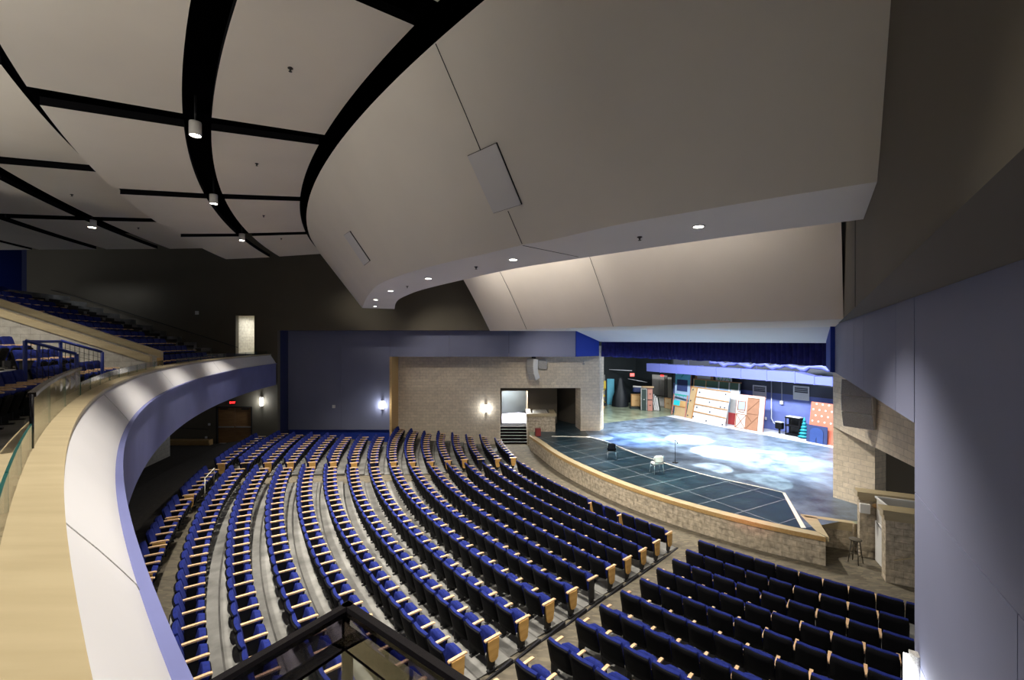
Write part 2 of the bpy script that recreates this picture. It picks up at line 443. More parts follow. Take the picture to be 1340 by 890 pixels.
edges = [-7.78, -4.0, -.2, 4.05]
for a, b in zip(edges, edges[1:]): m.prism([(a + .006, YB), (b - .006, YB), (b - .006, YB + .1), (a + .006, YB + .1)], EYE - .97, EYE + .68)
struct(m, 'wall_panel_far', ['slate'])
m = MB(); m.prism([(X0, YB + .15), (-7.8, YB + .15), (-7.8, YB + .35), (X0, YB + .35)], 0, EYE - 5.62)
m.prism([(4.07, YB), (5.86, YK - .02), (5.86, YK + .2), (4.07, YB + .2)], EYE - .97, EYE + .68)     # saturated return toward the stage
struct(m, 'wall_return', ['blue'])
m = MB(); m.prism([(-7.8, YB - .01), (-7.66, YB - .01), (-7.66, YK), (-7.8, YK)], 0, EYE - .97)
struct(m, 'trim_3', ['maple_dark'])
# block wall with the stair and stage-wing opening
OX0, OX1, OZ = -.80, 4.62, EYE - 3.14
m = MB(); holed(m, -7.7, 5.9, YK, YK + .5, -.1, EYE - .80, [(OX0, OX1, -.1, OZ)])
struct(m, 'wall_block', ['block'])
# proscenium pillar (far): its face looks down the house axis
PF = (5.90, 29.1)
m = MB(); P2 = (5.05, 30.75)
m.prism([(5.92, 29.62), (4.64, 29.75), (4.64 - .15, 31.1), (5.1, 31.5), (6.35, 30.5)], 0, OZ + .02)
m.prism([(5.9, YK), (6.35, 30.4), (5.2, 31.4), (4.6, YK + .5)], OZ, EYE - .3)
struct(m, 'wall_pillar', ['block'])
# wing interior: dark walls, lit corridor
m = MB()
IW = (3.36, 33.2)
m.wall((1.14, 32.2), (3.3, 32.2), STG, EYE - 2.4, -.2); m.wall((-1.0, 32.2), (-.74, 32.2), STG - .3, EYE - 2.4, -.2)
m.wall((-.74, 32.2), (1.14, 32.2), EYE - 3.62, EYE - 2.4, -.2)
m.wall((3.3, 32.2), (3.36, 33.9), STG, EYE - 2.4, -.2)
m.wall((3.4, 33.9), (4.95, 31.3), STG, EYE - 2.4, -.2)
m.wall((-1.0, 30.1), (-1.0, 32.4), 0, EYE - 2.4, -.15)
m.prism([(-1.1, 30.05), (5.3, 30.05), (4.9, 34), (-1.1, 34)], EYE - 2.6, EYE - 2.4)
struct(m, 'wall_wing', ['brown2'])
m = MB()
m.prism([(-1.6, 32.4), (2.6, 32.4), (2.6, 40.5), (-1.6, 40.5)], STG - .1, STG + .0)
struct(m, 'floor', ['lino'])
m = MB()
m.wall((-1.1, 38.2), (1.2, 39.0), STG, EYE - 2.6, -.2); m.wall((-1.6, 32.4), (-1.3, 38.4), STG, EYE - 2.6, -.2); m.wall((1.2, 39), (1.9, 34.5), STG, EYE - 2.6, -.2)
m.wall((1.9, 34.5), (1.9, 32.4), STG, EYE - 2.6, -.2)
m.prism([(-1.7, 32.5), (2.6, 32.5), (2.6, 40.5), (-1.7, 40.5)], EYE - 2.7, EYE - 2.5)
struct(m, 'wall_corridor', ['white'])
m = MB(); m.wall((-1.08, 38.17), (1.2, 38.97), STG, STG + .15, .03); struct(m, 'baseboard_corridor', ['navy'])
d = empty('corridor_door', (1.45, 36.8, STG), label='tan wooden door standing on the right of the bright corridor', cat='door')
m = MB(); m.wall((1.17 - 1.45, 38.6 - 36.8), (1.72 - 1.45, 35.0 - 36.8), 0, 2.35, .06); m.build('door_leaf', 'ply', d)
m = MB(); m.wall((1.38 - 1.52, 36.9 - 36.8), (1.47 - 1.52, 36.3 - 36.8), 1.3, 1.75, .03); tag(m.build('notice_board', 'grille', d), 'small grey notice')
# steps from the house floor up to the corridor
m = MB()
NS = 6
for i in range(NS):
    m.prism([(-.86, 29.65 + .3 * i), (1.05, 29.65 + .3 * i), (1.05, 32.35), (-.86, 32.35)], (STG / NS) * i - .02, STG / NS * (i + 1) - .003, 0)
    m.prism([(-.86, 29.64 + .3 * i), (1.05, 29.64 + .3 * i), (1.05, 29.70 + .3 * i), (-.86, 29.70 + .3 * i)], STG / NS * (i + 1) - .03, STG / NS * (i + 1), 1)
struct(m, 'stair', ['black', 'tread'])
# raised guard around the wheelchair lift beside the steps
g = empty('lift_guard', (2.0, 29.3, 0), label='tan block guard wall with maple cap beside the black steps', cat='guard wall')
m = MB(); m.prism([(-.98, 0), (.88, 0), (.88, .3), (-.98, .3)], 0, 1.92); m.prism([(-.98, .3), (-.98, 2.2), (-.74, 2.2), (-.74, .3)], 0, 1.92); m.prism([(.64, .3), (.64, 1.9), (.88, 1.9), (.88, .3)], 0, 1.92)
m.build('block_wall', 'stone', g)
m = MB(); m.prism([(-1.03, -.06), (.95, -.06), (.95, .36), (-1.03, .36)], 1.92, 2.10); m.prism([(-1.03, .36), (-.70, .36), (-.70, 2.2), (-1.03, 2.2)], 1.92, 2.10); m.prism([(.60, .36), (.95, .36), (.95, 1.9), (.60, 1.9)], 1.92, 2.10)
m.build('maple_cap', 'maple', g)
l = empty('wheelchair_lift', (1.95, 30.6, 0), label='pale green lift car rim inside the far tan block guard', cat='lift')
m = MB(); m.prism([(-.5, -.9), (.5, -.9), (.5, .9), (-.5, .9)], 1.0, 2.02); m.build('lift_car', 'plate', l)
m = MB(); m.prism([(-.45, -.85), (.45, -.85), (.45, .85), (-.45, .85)], 2.02, 2.06); m.build('glass_top', 'greyblock', l)
# left end of the house: rear wall and blue-lit vestibule
m = MB(); m.wall((-29.6, YD), (-29.6, YD - .3), 0, 0.1, .1)
m.prism([(-29.6, YD), (-29.6, 33), (-29.9, 33), (-29.9, YD)], EYE, TOP); m.prism([(-40, 33), (-29.6, 33), (-29.6, 33.3), (-40, 33.3)], EYE, TOP)
m.prism([(-35.2, 24), (-34.9, 24), (-34.9, 33), (-35.2, 33)], EYE, TOP)
struct(m, 'wall_rear', ['navy'])
# small corridor behind the balcony doorway
m = MB()
m.wall((-17.2, 27.1), (-17.2, 30.5), EYE - .8, EYE + 1.9, -.1); m.wall((-17.2, 29.8), (-14.5, 29.8), EYE - .8, EYE + 1.9, -.1)
m.wall((-15.3, 27.1), (-15.3, 30), EYE - .8, EYE + 1.9, .1)
m.prism([(-17.3, 27.1), (-15.2, 27.1), (-15.2, 30), (-17.3, 30)], EYE + 1.62, EYE + 1.8); m.prism([(-17.3, 27.1), (-15.2, 27.1), (-15.2, 30), (-17.3, 30)], EYE - .95, EYE - .76)
struct(m, 'wall_corridor', ['greyblock'])
d = empty('lit_doorway', (-16.35, 29.74, EYE - .76), label='bright doorway with tan frame seen through the balcony opening', cat='door')
m = MB(); m.box((0, 0, 1.0), (.95, .06, 2.0)); m.build('door_leaf', 'ply', d)
m = MB(); m.box((.05, -.04, 1.2), (.6, .03, 1.0)); m.build('bright_pane', emit('daylight pane', (1, .97, .85), 3.0), d)
m = MB(); m.box((.0, -.07, .62), (.8, .08, .08)); m.build('ledge', 'door', d)

# double exit doors under the balcony
d = empty('exit_doors', ((DX0 + DX1) / 2, YD + .12, DZ), label='brown wooden double doors with steel push bars below the red exit sign', cat='door')
w = (DX1 - DX0) / 2
m = MB()
for x0, x1 in ((-w, -w + .06), (w - .06, w)): m.box(((x0 + x1) / 2, -.04, 1.12), (.07, .2, 2.25))
m.box((0, -.04, 2.22), (2 * w, .2, .07)); m.build('door_frame', 'iron', d)
for sx in (-1, 1):
    m = MB(); m.box((sx * (w / 2 - .03), 0, 1.09), (w - .08, .05, 2.16)); o = m.build('door_leaf', 'door', d)
    m = MB(); m.box((sx * (w / 2 - .03), -.07, 1.0), (w - .16, .06, .07), bev=.01); m.build('push_bar', 'metal', o)
    m = MB(); m.box((sx * (w / 2 + .1), -.08, 2.1), (.4, .1, .06)); m.build('door_closer', 'iron', o)
m = MB(); m.box((-.25, -.1, .01), (1.3, .1, .03)); m.build('threshold', 'metal', d)
def word_mesh(txt, size, name, mat, parent, loc, rot, ext=.004):
    c = bpy.data.curves.new(name, 'FONT'); c.body = txt; c.size = size; c.align_x = 'CENTER'; c.align_y = 'CENTER'; c.extrude = ext
    t = bpy.data.objects.new(name, c); COL.objects.link(t)
    dg = bpy.context.evaluated_depsgraph_get(); dg.update()
    me = bpy.data.meshes.new_from_object(t.evaluated_get(dg)); bpy.data.objects.remove(t)
    me.materials.clear(); me.materials.append(M[mat])
    o = bpy.data.objects.new(name, me); COL.objects.link(o); o.parent = parent; o.location = loc; o.rotation_euler = rot
    return o
e = empty('exit_sign', (-17.0, YD - .05, EYE - 3.72), label='lit red exit sign above the brown double doors under the balcony', cat='exit sign')
m = MB(); m.box((0, 0, 0), (.36, .06, .24), bev=.01); m.build('housing', 'shell', e)
word_mesh('EXIT', .17, 'lettering', 'red', e, (0, -.036, 0), (pi / 2, 0, 0))
e = empty('emergency_light', (-17.75, YD - .05, EYE - 3.62), label='small twin emergency lamp beside the exit sign under the balcony', cat='light')
m = MB(); m.box((0, 0, 0), (.26, .08, .1), bev=.01); m.build('housing', 'plate', e)
for sx in (-1, 1):
    m = MB(); m.lathe([(.02, 0), (.05, .05), (.05, .07)], T=Matrix.Translation((sx * .12, -.03, .05)) @ Matrix.Rotation(pi / 2, 4, 'X'), n=10); m.build('lamp_head', 'plate', e)

# wall sconces: curved half-cylinder with lit sides
def sconce(name_loc, rz, label):
    o = empty('wall_sconce', name_loc, rz, label, 'sconce')
    m = MB()
    prof = [(.10 * cos(a), -.10 * sin(a)) for a in [pi * i / 10 for i in range(11)]]
    m.prism([(x, y) for x, y in prof], -.24, .24); m.build('diffuser', 'sconce', o)
    m = MB()
    out = [(.055 * cos(a), -.125 * sin(a) - .01) for a in [pi * (.0 + i / 10) for i in range(11)]]
    m.prism(out, -.30, .30); m.build('shield', 'grille', o)
    m = MB(); m.box((0, .005, 0), (.12, .02, .34)); m.build('back_plate', 'metal', o)
    return o
sconce((-15.25, YD - .03, EYE - 3.66), 0, 'lit wall sconce on the taupe wall right of the exit doors')
sconce((-8.25, YB - .03, EYE - 4.04), 0, 'lit wall sconce on the slate blue wall panel')
sconce((-1.75, YK - .03, EYE - 4.50), 0, 'lit wall sconce on the tan block wall')
def plate(loc, label, rz=0, s=.16):
    m = MB(); m.box((0, 0, 0), (s, .03, s), bev=.008)
    o = m.build('wall_plate', 'plate'); o.location = loc; o.rotation_euler = (0, 0, rz); return tag(o, label, 'wall plate')
plate(((437 - 670) / F * YB, YB - .02, EYE - 4.14), 'small white wall plate in the middle of the slate blue panel', s=.2)
plate(((258 - 670) / F * YD, YD - .02, EYE + 1.75), 'small white box high on the dark taupe wall above the balcony', s=.22)
plate(((274 - 670) / F * YD, YD - .02, EYE - 5.05), 'small white switch plate left of the brown double doors', s=.14)
plate(((270 - 670) / F * YD, YD - .02, EYE - 5.85), 'small white outlet low beside the brown double doors', s=.14)
def handrail(pts, label, mat='iron', r=.022, off=None):
    o = empty('handrail', pts[0], 0, label, 'handrail')
    b = Vector(pts[0]); m = MB(); m.tube([Vector(p) - b for p in pts], r); m.build('rail', mat, o)
    for t in (.15, .5, .85):
        i = min(len(pts) - 2, int(t * (len(pts) - 1))); q = Vector(pts[i]).lerp(Vector(pts[i + 1]), t * (len(pts) - 1) - i) - b
        m = MB(); m.tube([q, q + Vector(off)], .01, 6); m.build('bracket', mat, o)
handrail([((65 - 670) / F * 26.6, 26.68, EYE + 3.12), ((100 - 670) / F * 26.6, 26.68, EYE + 2.7), ((310 - 670) / F * 26.6, 26.68, EYE - .35)], 'dark sloping handrail along the taupe wall beside the balcony stairs', off=(0, .12, -.05))
handrail([((222 - 670) / F * 26.6, 26.68, EYE - 5.2), ((272 - 670) / F * 26.6, 26.68, EYE - 5.35)], 'dark handrail on the wall left of the brown double doors', off=(0, .12, -.05))
# under the balcony
m = MB(); m.prism([(-17.9, 20.8), (-18.6, 23.9), (-24, 23.9), (-24, 20.8)], DZ - .3, EYE - 2.7); struct(m, 'wall_vomitory', ['greyblock'])
m = MB(); m.prism([(-20.6, 26.3), (-18.1, 26.3), (-18.1, 26.6), (-20.6, 26.6)], DZ - .2, DZ + .12, 0); m.prism([(-20.6, 26.22), (-18.1, 26.22), (-18.1, 26.6), (-20.6, 26.6)], DZ + .12, DZ + .32, 0)
struct(m, 'baseboard_far', ['maple_dark'])

# ------------------------------------------------------------------ near side wall (the camera hangs beside it)
DWn = (.573, .8197)
def dw(y):  # taupe upper wall plane: x for a given y
    return (.54 + .573 * y) / .8197
m = MB()
A, B = (dw(14.6), 14.6), (dw(-3), -3)
m.wall(B, A, EYE + .62, TOP, .3)
struct(m, 'wall_near', ['brown'])
m = MB(); m.wall((dw(7.97) + .002, 7.97), (dw(8.03), 8.03), EYE + .62, TOP, -.006); struct(m, 'trim_4', ['joint'])
def sp(y): return (1.29 + .530 * y) / .848
m = MB(); b0, b1 = 13.8, -3.6
m.face([(dw(b0 - .2), b0 - .2, EYE + .62), (dw(b1), b1, EYE + .62), (sp(b1) + .05, b1, EYE + .53), (sp(b0) + .05, b0, EYE + .53)])
m.face([(dw(b0 - .2), b0 - .2, EYE + .70), (dw(b1), b1, EYE + .70), (sp(b1) + .05, b1, EYE + .70), (sp(b0) + .05, b0, EYE + .70)][::-1])
struct(m, 'ceiling_soffit_near', ['brown2'])
def ycol(u):  # y on the slate plane for image column u
    r = (u - 670) / F; return 1.29 / (.848 * r - .530)
m = MB()
ys = [13.8, ycol(1117), ycol(1130), ycol(1172), ycol(1196.3)]
for a, b in zip(ys, ys[1:]):
    m.wall((sp(b + .008), b + .008), (sp(a - .008), a - .008), EYE - .97, EYE + .53, .12)
yj = EYE - 1.79
g = .006
for (a, b) in ((ys[-1] - .02, 2.2), (2.2 - .012, -.6), (-.6, -3.6)):
    m.wall((sp(b), b), (sp(a), a), yj + g, EYE + .53, .12)
for (a, b) in ((ys[-1] - .02, 2.9), (2.9 - .012, .8), (.8, -3.6)):
    m.wall((sp(b), b), (sp(a), a), yj - 1.9, yj - g, .12)
    m.wall((sp(b), b), (sp(a), a), 0, yj - 1.9 - 2 * g, .12)
struct(m, 'wall_panel_near', ['slate'])
m = MB(); m.wall((sp(-3.6) + .1, -3.6), (sp(13.75) + .1, 13.75), EYE - .9, EYE + .5, .1); m.wall((sp(-3.6) + .1, -3.6), (sp(ys[-1] - .05) + .1, ys[-1] - .05), 0, EYE - .9, .1)
struct(m, 'trim_5', ['joint'])
m = MB(); m.wall((sp(13.8) + .0, 13.8), (12.3, 17.0), EYE - .97, EYE + .53, -.12); struct(m, 'wall_return', ['blue'])
yy = ys[-1] - .12
sconce((sp(yy) - .03, yy, EYE - 3.9), rad(-32), 'large lit wall sconce low on the near slate blue wall')
# near block header over the wing opening
KA = (12.4, 16.97); kd = (-.326, -.946)
def kp(s): return (KA[0] + kd[0] * s, KA[1] + kd[1] * s)
m = MB(); m.wall(kp(8), kp(0), EYE - 3.28, EYE - .80, .5); struct(m, 'wall_block_near', ['block'])
m = MB(); pa, pb = (12.4, 16.97), (12.95, 15.68)
m.prism([pa, pb, (13.6, 15.95), (13.05, 17.25)], STG, EYE - 3.26); m.prism([pa, (13.05, 17.25), (13.2, 16.2), (12.8, 15.9)], EYE - 3.3, EYE - .3)
struct(m, 'wall_pillar_near', ['block'])
m = MB(); m.wall((16.4, 13.0), (13.3, 16.2), 0, EYE - 1.5, .2); m.wall((13.3, 16.2), (13.9, 16.6), 0, EYE - 1.5, .2)
m.prism([(11, 9), (17, 12), (14, 17), (12.9, 15)], EYE - 3.2, EYE - 3.0)
struct(m, 'wall_wing_near', ['brown2'])
# near guard wall, lift, stair block
gw = empty('lift_guard', (11.2, 14.15, 0), atan2(-.447, .894), label='tall tan pier and guard wall with maple cap behind the white lift', cat='guard wall')
m = MB(); m.prism([(0, 0), (3.1, 0), (3.1, .32), (0, .32)], 0, 1.94); m.build('block_wall', 'stone', gw)
m = MB(); m.prism([(-.08, -.09), (3.1, -.09), (3.1, .4), (-.08, .4)], 1.94, 2.10); m.prism([(-.04, -.05), (3.1, -.05), (3.1, .36), (-.04, .36)], 1.84, 1.94); m.build('maple_cap', 'maple', gw)
lf = empty('wheelchair_lift', (11.50, 13.90, 0), 0, 'white wheelchair lift enclosure with a slim white gate by the tan pier', 'lift')
def loc(p): return (p[0] - 11.50, p[1] - 13.90)
A = loc((11.50, 13.86)); B = loc((11.16, 13.0)); e1 = (.894, -.447)
A2 = (A[0] + e1[0] * 1.7, A[1] + e1[1] * 1.7); B2 = (B[0] + e1[0] * 1.7, B[1] + e1[1] * 1.7)
m = MB(); m.wall(A, B, 1.28, 2.0, -.05); m.wall(A, A2, 0, 2.0, .04); m.wall(B, B2, 0, 2.0, -.04); m.wall(A2, B2, 0, 2.0, .04); m.build('enclosure', 'offwhite', lf)
m = MB()
for p, q in ((A, B), (A, A2), (B, B2), (A2, B2)): m.wall(p, q, 2.0, 2.045, .05)
m.build('rim', 'plate', lf)
m = MB(); Am = (A[0] - .02, A[1] + .03); m.wall(Am, (B[0] - .03, B[1]), .02, 1.27, -.04); o = m.build('gate', 'plate', lf)
m = MB(); m.tube([(Am[0] - .03, Am[1] - .1, 1.24), (B[0] - .06, B[1] + .1, 1.16)], .02); m.build('gate_arm', 'metal', o)
m = MB(); m.box((B[0] - .02, B[1] + .12, .85), (.05, .05, .12)); m.build('gate_latch', 'iron', o)
cb = empty('control_box', (11.30, 14.03, 1.62), atan2(-.447, .894), 'small white control box mounted on the tan pier by the lift', 'control box')
m = MB(); m.box((-.05, -.1, 0), (.26, .12, .30), bev=.01); m.build('box', 'plate', cb)
m = MB(); m.lathe([(.07, 0), (.07, .03), (.02, .04)], T=Matrix.Translation((.22, -.03, .1)) @ Matrix.Rotation(pi / 2, 4, 'X')); m.build('call_button', 'tan', cb)
sb = empty('stair_wall', (10.74, 12.63, 0), atan2(-.447, .894), 'short tan split-face block wall with maple cap and pale handrail', 'stair wall')
m = MB(); m.prism([(0, 0), (3, 0), (3, .38), (0, .38)], 0, 1.92); m.build('block_wall', 'stone', sb)
m = MB(); m.prism([(-.08, -.09), (3, -.09), (3, .46), (-.08, .46)], 1.95, 2.09); m.prism([(-.04, -.05), (3, -.05), (3, .42), (-.04, .42)], 1.80, 1.95); m.build('maple_cap', 'maple', sb)
m = MB(); m.tube([(.16, -.09, .70), (1.6, -.09, 1.25)], .02); m.tube([(.5, -.09, .83), (.5, 0, .80)], .012); m.build('handrail', 'maple', sb)
# wooden stool
st = empty('stool', (10.75, 13.75, 0), .5, 'small dark wooden stool beside the tan block corner of the stage', 'stool')
m = MB(); m.lathe([(.001, .70), (.15, .70), (.17, .715), (.17, .735), (.155, .75), (.001, .75)], n=20); m.build('seat', 'stoolw', st)
for k in range(4):
    a = pi / 4 + k * pi / 2; m = MB(); m.tube([(.11 * cos(a), .11 * sin(a), .70), (.20 * cos(a), .20 * sin(a), 0)], [.018, .014]); m.build('leg', 'stoolw', st)
for k in range(4):
    a = pi / 4 + k * pi / 2; b = a + pi / 2; z = .25 + .07 * (k % 2); r = .165; m = MB(); m.tube([(r * cos(a), r * sin(a), z), (r * cos(b), r * sin(b), z)], .009, 6)
    m.tube([(r * .82 * cos(a), r * .82 * sin(a), z + .22), (r * .82 * cos(b), r * .82 * sin(b), z + .22)], .009, 6); m.build('rung', 'stoolw', st)

# ------------------------------------------------------------------ stage
cap = [at(u, v, 6.02) for u, v in [(693.4, 570.3), (707.5, 580), (724, 591.5), (747.8, 604.6), (792.6, 624.8), (840.5, 642.7), (891, 658.4), (940.3, 671.8), (989.6, 683.9), (1030, 692.8), (1080.5, 703)]]
cap = [tuple(p) for p in smooth_curve(cap, 40)]
K1 = cap[-1]; K2 = (10.04, 15.1); K3 = (11.28, 14.5)
left_end = (1.15, 29.28)
outer = [left_end] + cap + [K2, K3]
# floor slab
poly = outer + [(11.6, 14.5), (14.6, 13.0), (17, 12.2), S(30.2, -9), S(30.2, -26.5), S(33, -26.5), S(33, -33.2), S(18, -33.2), (4.6, 34.2), (2.85, 34), (2.85, 31.6), (2.85, 29.62), (1.2, 29.62)]
WP_ = 29.9
m = MB(); m.face([(*p, STG) for p in poly]); struct(m, 'floor', ['woodfloor'])
# stage face in split block, following the curve
m = MB(); w = [(*p, 0) for p in outer]; m.strip([w, [(p[0], p[1], STG - .13) for p in w]], 0, False, False)
m.wall((11.24, 14.50), K3, 0, STG, .03); m.wall((11.50, 14.49), (11.28, 14.50), 0, STG, .02)
struct(m, 'wall_stage_front', ['stone'])
def offset(poly, d):
    out = []
    for i, p in enumerate(poly):
        a = Vector(poly[max(0, i - 1)]); b = Vector(poly[min(len(poly) - 1, i + 1)]); t = (b - a).normalized(); out.append((p[0] - t.y * d, p[1] + t.x * d))
    return out
m = MB()
inn = offset(cap, .30); outc = offset(cap, -.05)
inn[-1] = (K1[0] - .02, K1[1] + .35)
m.strip([[(*p, STG + .012) for p in inn], [(*p, STG + .012) for p in outc], [(*p, STG - .13) for p in outc], [(p[0], p[1], STG - .13) for p in cap]], [0, 1, 1], False, False)
m.prism([inn[-1], (K1[0] + .06, K1[1] - .06), (K2[0] + .35, K2[1] - .12), (K2[0] - .05, K2[1] + .14)], STG - .13, STG + .012)
m.prism([(K2[0] + .0, K2[1] - .06), (K3[0] + .05, K3[1] - .02), (K3[0] + .1, K3[1] + .22), (K2[0], K2[1] + .22)], STG - .26, STG + .012)
struct(m, 'trim_6', ['maple', 'maple_dark'])
# black sheet floor laid over the stage, stopping short of the rear wall and the wood wing
poly = offset(cap, .31)
poly = [(1.5, 29.25)] + poly + [(K2[0] - .05, K2[1] + .15), (11.2, 14.75), (11.7, 14.7), (14.6, 13.2), (16.8, 12.4), S(27.7, -9), S(27.7, -25.2), S(20.6, -25.2), (5.2, 31.8), (4.6, 33.5), (2.9, 33.8), (2.9, 29.6), (1.6, 29.6)]
m = MB(); m.face([(*p, STG + .008) for p in poly]); struct(m, 'floor', ['stagefloor'])
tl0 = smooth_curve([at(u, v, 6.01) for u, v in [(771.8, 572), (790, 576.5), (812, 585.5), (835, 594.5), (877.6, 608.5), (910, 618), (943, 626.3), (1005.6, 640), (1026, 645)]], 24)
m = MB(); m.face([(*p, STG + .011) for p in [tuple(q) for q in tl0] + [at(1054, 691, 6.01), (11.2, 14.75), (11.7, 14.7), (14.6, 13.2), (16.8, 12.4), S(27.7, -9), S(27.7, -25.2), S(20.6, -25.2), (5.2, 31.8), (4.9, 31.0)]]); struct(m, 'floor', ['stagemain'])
m = MB(); m.face([(*p, STG + .006) for p in [S(27.7, -9), S(WP_, -9), S(WP_, -25.2), S(27.7, -25.2)]]); struct(m, 'floor', ['strip'])
tl = [at(u, v, 6.01) for u, v in [(771.8, 572), (790, 576.5), (812, 585.5), (835, 594.5), (877.6, 608.5), (910, 618), (943, 626.3), (1005.6, 640), (1026, 645)]]
tl = [tuple(p) for p in smooth_curve(tl, 24)]
m = MB(); m.strip([[(*p, STG + .014) for p in offset(tl, .035)], [(*p, STG + .014) for p in offset(tl, -.035)]], 0, False, False)
a = tl[-1]; b = at(1054, 691, 6.01)
m.face([(a[0] - .06, a[1], STG + .014), (b[0] - .14, b[1], STG + .014), (b[0] + .02, b[1], STG + .014), (a[0] + .06, a[1] + .03, STG + .014)])
m.face([(*at(722, 571.5, 6.01), STG + .014), (*at(722, 570.6, 6.01), STG + .014), (*at(772, 571.3, 6.01), STG + .014), (*at(772, 572.6, 6.01), STG + .014)])
struct(m, 'trim_7', ['tape'])
# stage house walls
WP = 29.9
m = MB(); m.wall(S(WP, -7), S(WP, -26.3), EYE - 3.5, EYE + 3.5, .2, 1); m.wall(S(WP, -7), S(WP, -26.3), STG, EYE - 3.5, .2, 0)
struct(m, 'wall_stage_back', ['cobalt', 'darkband'])
for nm, a, b, t in (('wall_stage_jog', S(WP, -26.3), S(31.7, -26.3), -.2), ('wall_stage_rear', S(31.7, -26.3), S(31.7, -32.6), .2), ('wall_stage_far', S(31.7, -32.6), S(16, -32.6), .2), ('wall_stage_near', S(WP, -7), S(21, -3.5), .2)):
    m = MB(); m.wall(a, b, STG, EYE + 3.5, t); struct(m, nm, ['stagewall'])
m = MB(); m.prism([S(20, -5), S(32, -5), S(32, -33), S(20, -33)], EYE + 3.5, EYE + 3.6); struct(m, 'ceiling_stage', ['black'])
# ------------------------------------------------------------------ ceiling
def annulus_h(R):   # height above the eye of the hung ceiling at radius R
    for (r0, h0), (r1, h1) in zip(HP, HP[1:]):
        if R <= r1: return h0 + (h1 - h0) * (R - r0) / (r1 - r0)
    return HP[-1][1]
HP = [(36.5, 4.84), (39.0, 4.56), (41.32, 4.36), (41.33, 4.88), (60, 4.70)]
def cloud(ra, rb, a0, a1, ha, hb, th=.16):
    m = MB(); n = max(2, int(abs(a1 - a0) / .7)); k = max(1, int(abs(rb - ra) / .8))
    bot = [[(*pol(ra + (rb - ra) * j / k, a0 + (a1 - a0) * i / n), EYE + ha + (hb - ha) * j / k) for i in range(n + 1)] for j in range(k + 1)]
    top = [[(p[0], p[1], p[2] + th) for p in r] for r in bot]
    m.strip(bot, 0, False, False); m.strip(top, 1, False, False)
    m.strip([bot[0], top[0]], 1, False, False); m.strip([bot[-1], top[-1]], 1, False, False)
    for i in (0, -1):
        m.strip([[r[i] for r in bot], [r[i] for r in top]], 1, False, False)
    return m
gaps = [(-136.3, -137.3), (-144.5, -145.5), (-152.6, -153.4), (-160.6, -161.4)]
spans = [(-128.0, gaps[0][0])] + [(gaps[i][1], gaps[i + 1][0]) for i in range(3)] + [(gaps[3][1], -168.5)]
nc = 0
where_a = ['nearest the camera', 'second from the camera', 'third from the camera', 'fourth from the camera', 'farthest, by the side wall']
for ring, (ra, rb, ha, hb) in enumerate([(36.53, 38.71, 4.84, 4.60), (39.19, 41.32, 4.54, 4.36), (41.80, 43.94, 4.93, 4.80), (44.5, 46.75, 4.77, 4.66), (47.2, 49.6, 4.64, 4.52), (49.9, 53, 4.5, 4.35)]):
    for j, (s0, s1) in enumerate(spans):
        if ring > 1 and j == 0: continue
        o = struct(cloud(ra, rb, s0, s1, ha, hb), 'ceiling_panel', ['cloud', 'black'])
m = MB(); m.face([(-45, -12, EYE + 6.6), (30, -12, EYE + 6.6), (30, 40, EYE + 6.6), (-45, 40, EYE + 6.6)][::-1])
struct(m, 'ceiling', ['deck'])
# catwalk pieces glimpsed in the dark gaps
m = MB()
for R, a in ((38.95, -140.2), (38.95, -143.4), (36.4, -140.0), (36.4, -141.6), (36.4, -138.4), (38.95, -148.8)):
    p = pol(R, a); m.box((p[0], p[1], EYE + 5.2), (.9, .05, .05), None)
m.sweep([(38.5, -5.3), (39.3, -5.3), (39.3, -5.36), (38.5, -5.36)], -168, -130, 20); struct(m, 'trim_8', ['deck'])

# large reflector A: sloping curved face, flat underside, back face
hA = 1.80
def lift(px, h): return [at(u, v, -h) for u, v in px]
bf = lift([(474, 403.3), (478, 393), (487, 380), (500.6, 369.7), (536.4, 356.3), (587.9, 342.8), (632.7, 332.8), (684.2, 320.5), (720, 314.3), (807.5, 294.4), (915, 275.5), (1022, 257.6), (1147.8, 237.9)], hA)
bb = lift([(516.3, 404.4), (517.5, 398), (521.9, 392), (535, 385.5), (554.3, 378.7), (610.3, 365.2), (666.3, 352.9), (720, 344), (800, 332), (879, 320.3), (986.6, 305.3), (1129.8, 287)], hA)
NA = 64
bf = smooth_curve(bf, NA); bb = smooth_curve(bb, NA)
aend = -128.35
top = [pol(36.31, -161.9 + (aend + 161.9) * i / NA) for i in range(NA + 1)]
# match the top arc to the lower edge by fraction, the far end leaning to the side wall
t0 = at(418, 331, -4.56)
top = smooth_curve([t0] + [pol(36.31, a) for a in [-161 + (aend + 161) * i / 24 for i in range(25)]], NA)
rows = []
for k in range(9):
    t = k / 8; bow = .10 * sin(pi * t)
    rows.append([(top[i][0] * (1 - t) + bf[i][0] * t, top[i][1] * (1 - t) + bf[i][1] * t, EYE + 4.56 * (1 - t) + hA * t - bow * .0) for i in range(NA + 1)])
m = MB(); m.strip(rows, 0, False, True)
RA = struct(m, 'ceiling_reflector', ['cloud'])
for md in (0,):
    pass
m = MB(); lo = [(p[0], p[1], EYE + hA) for p in bf]; hi = [(p[0], p[1], EYE + hA) for p in bb]
m.strip([lo, hi], 0, False, False); m.strip([hi, [(p[0], p[1], EYE + 6.0) for p in bb]], 0, False, False)
struct(m, 'ceiling_reflector', ['white'])
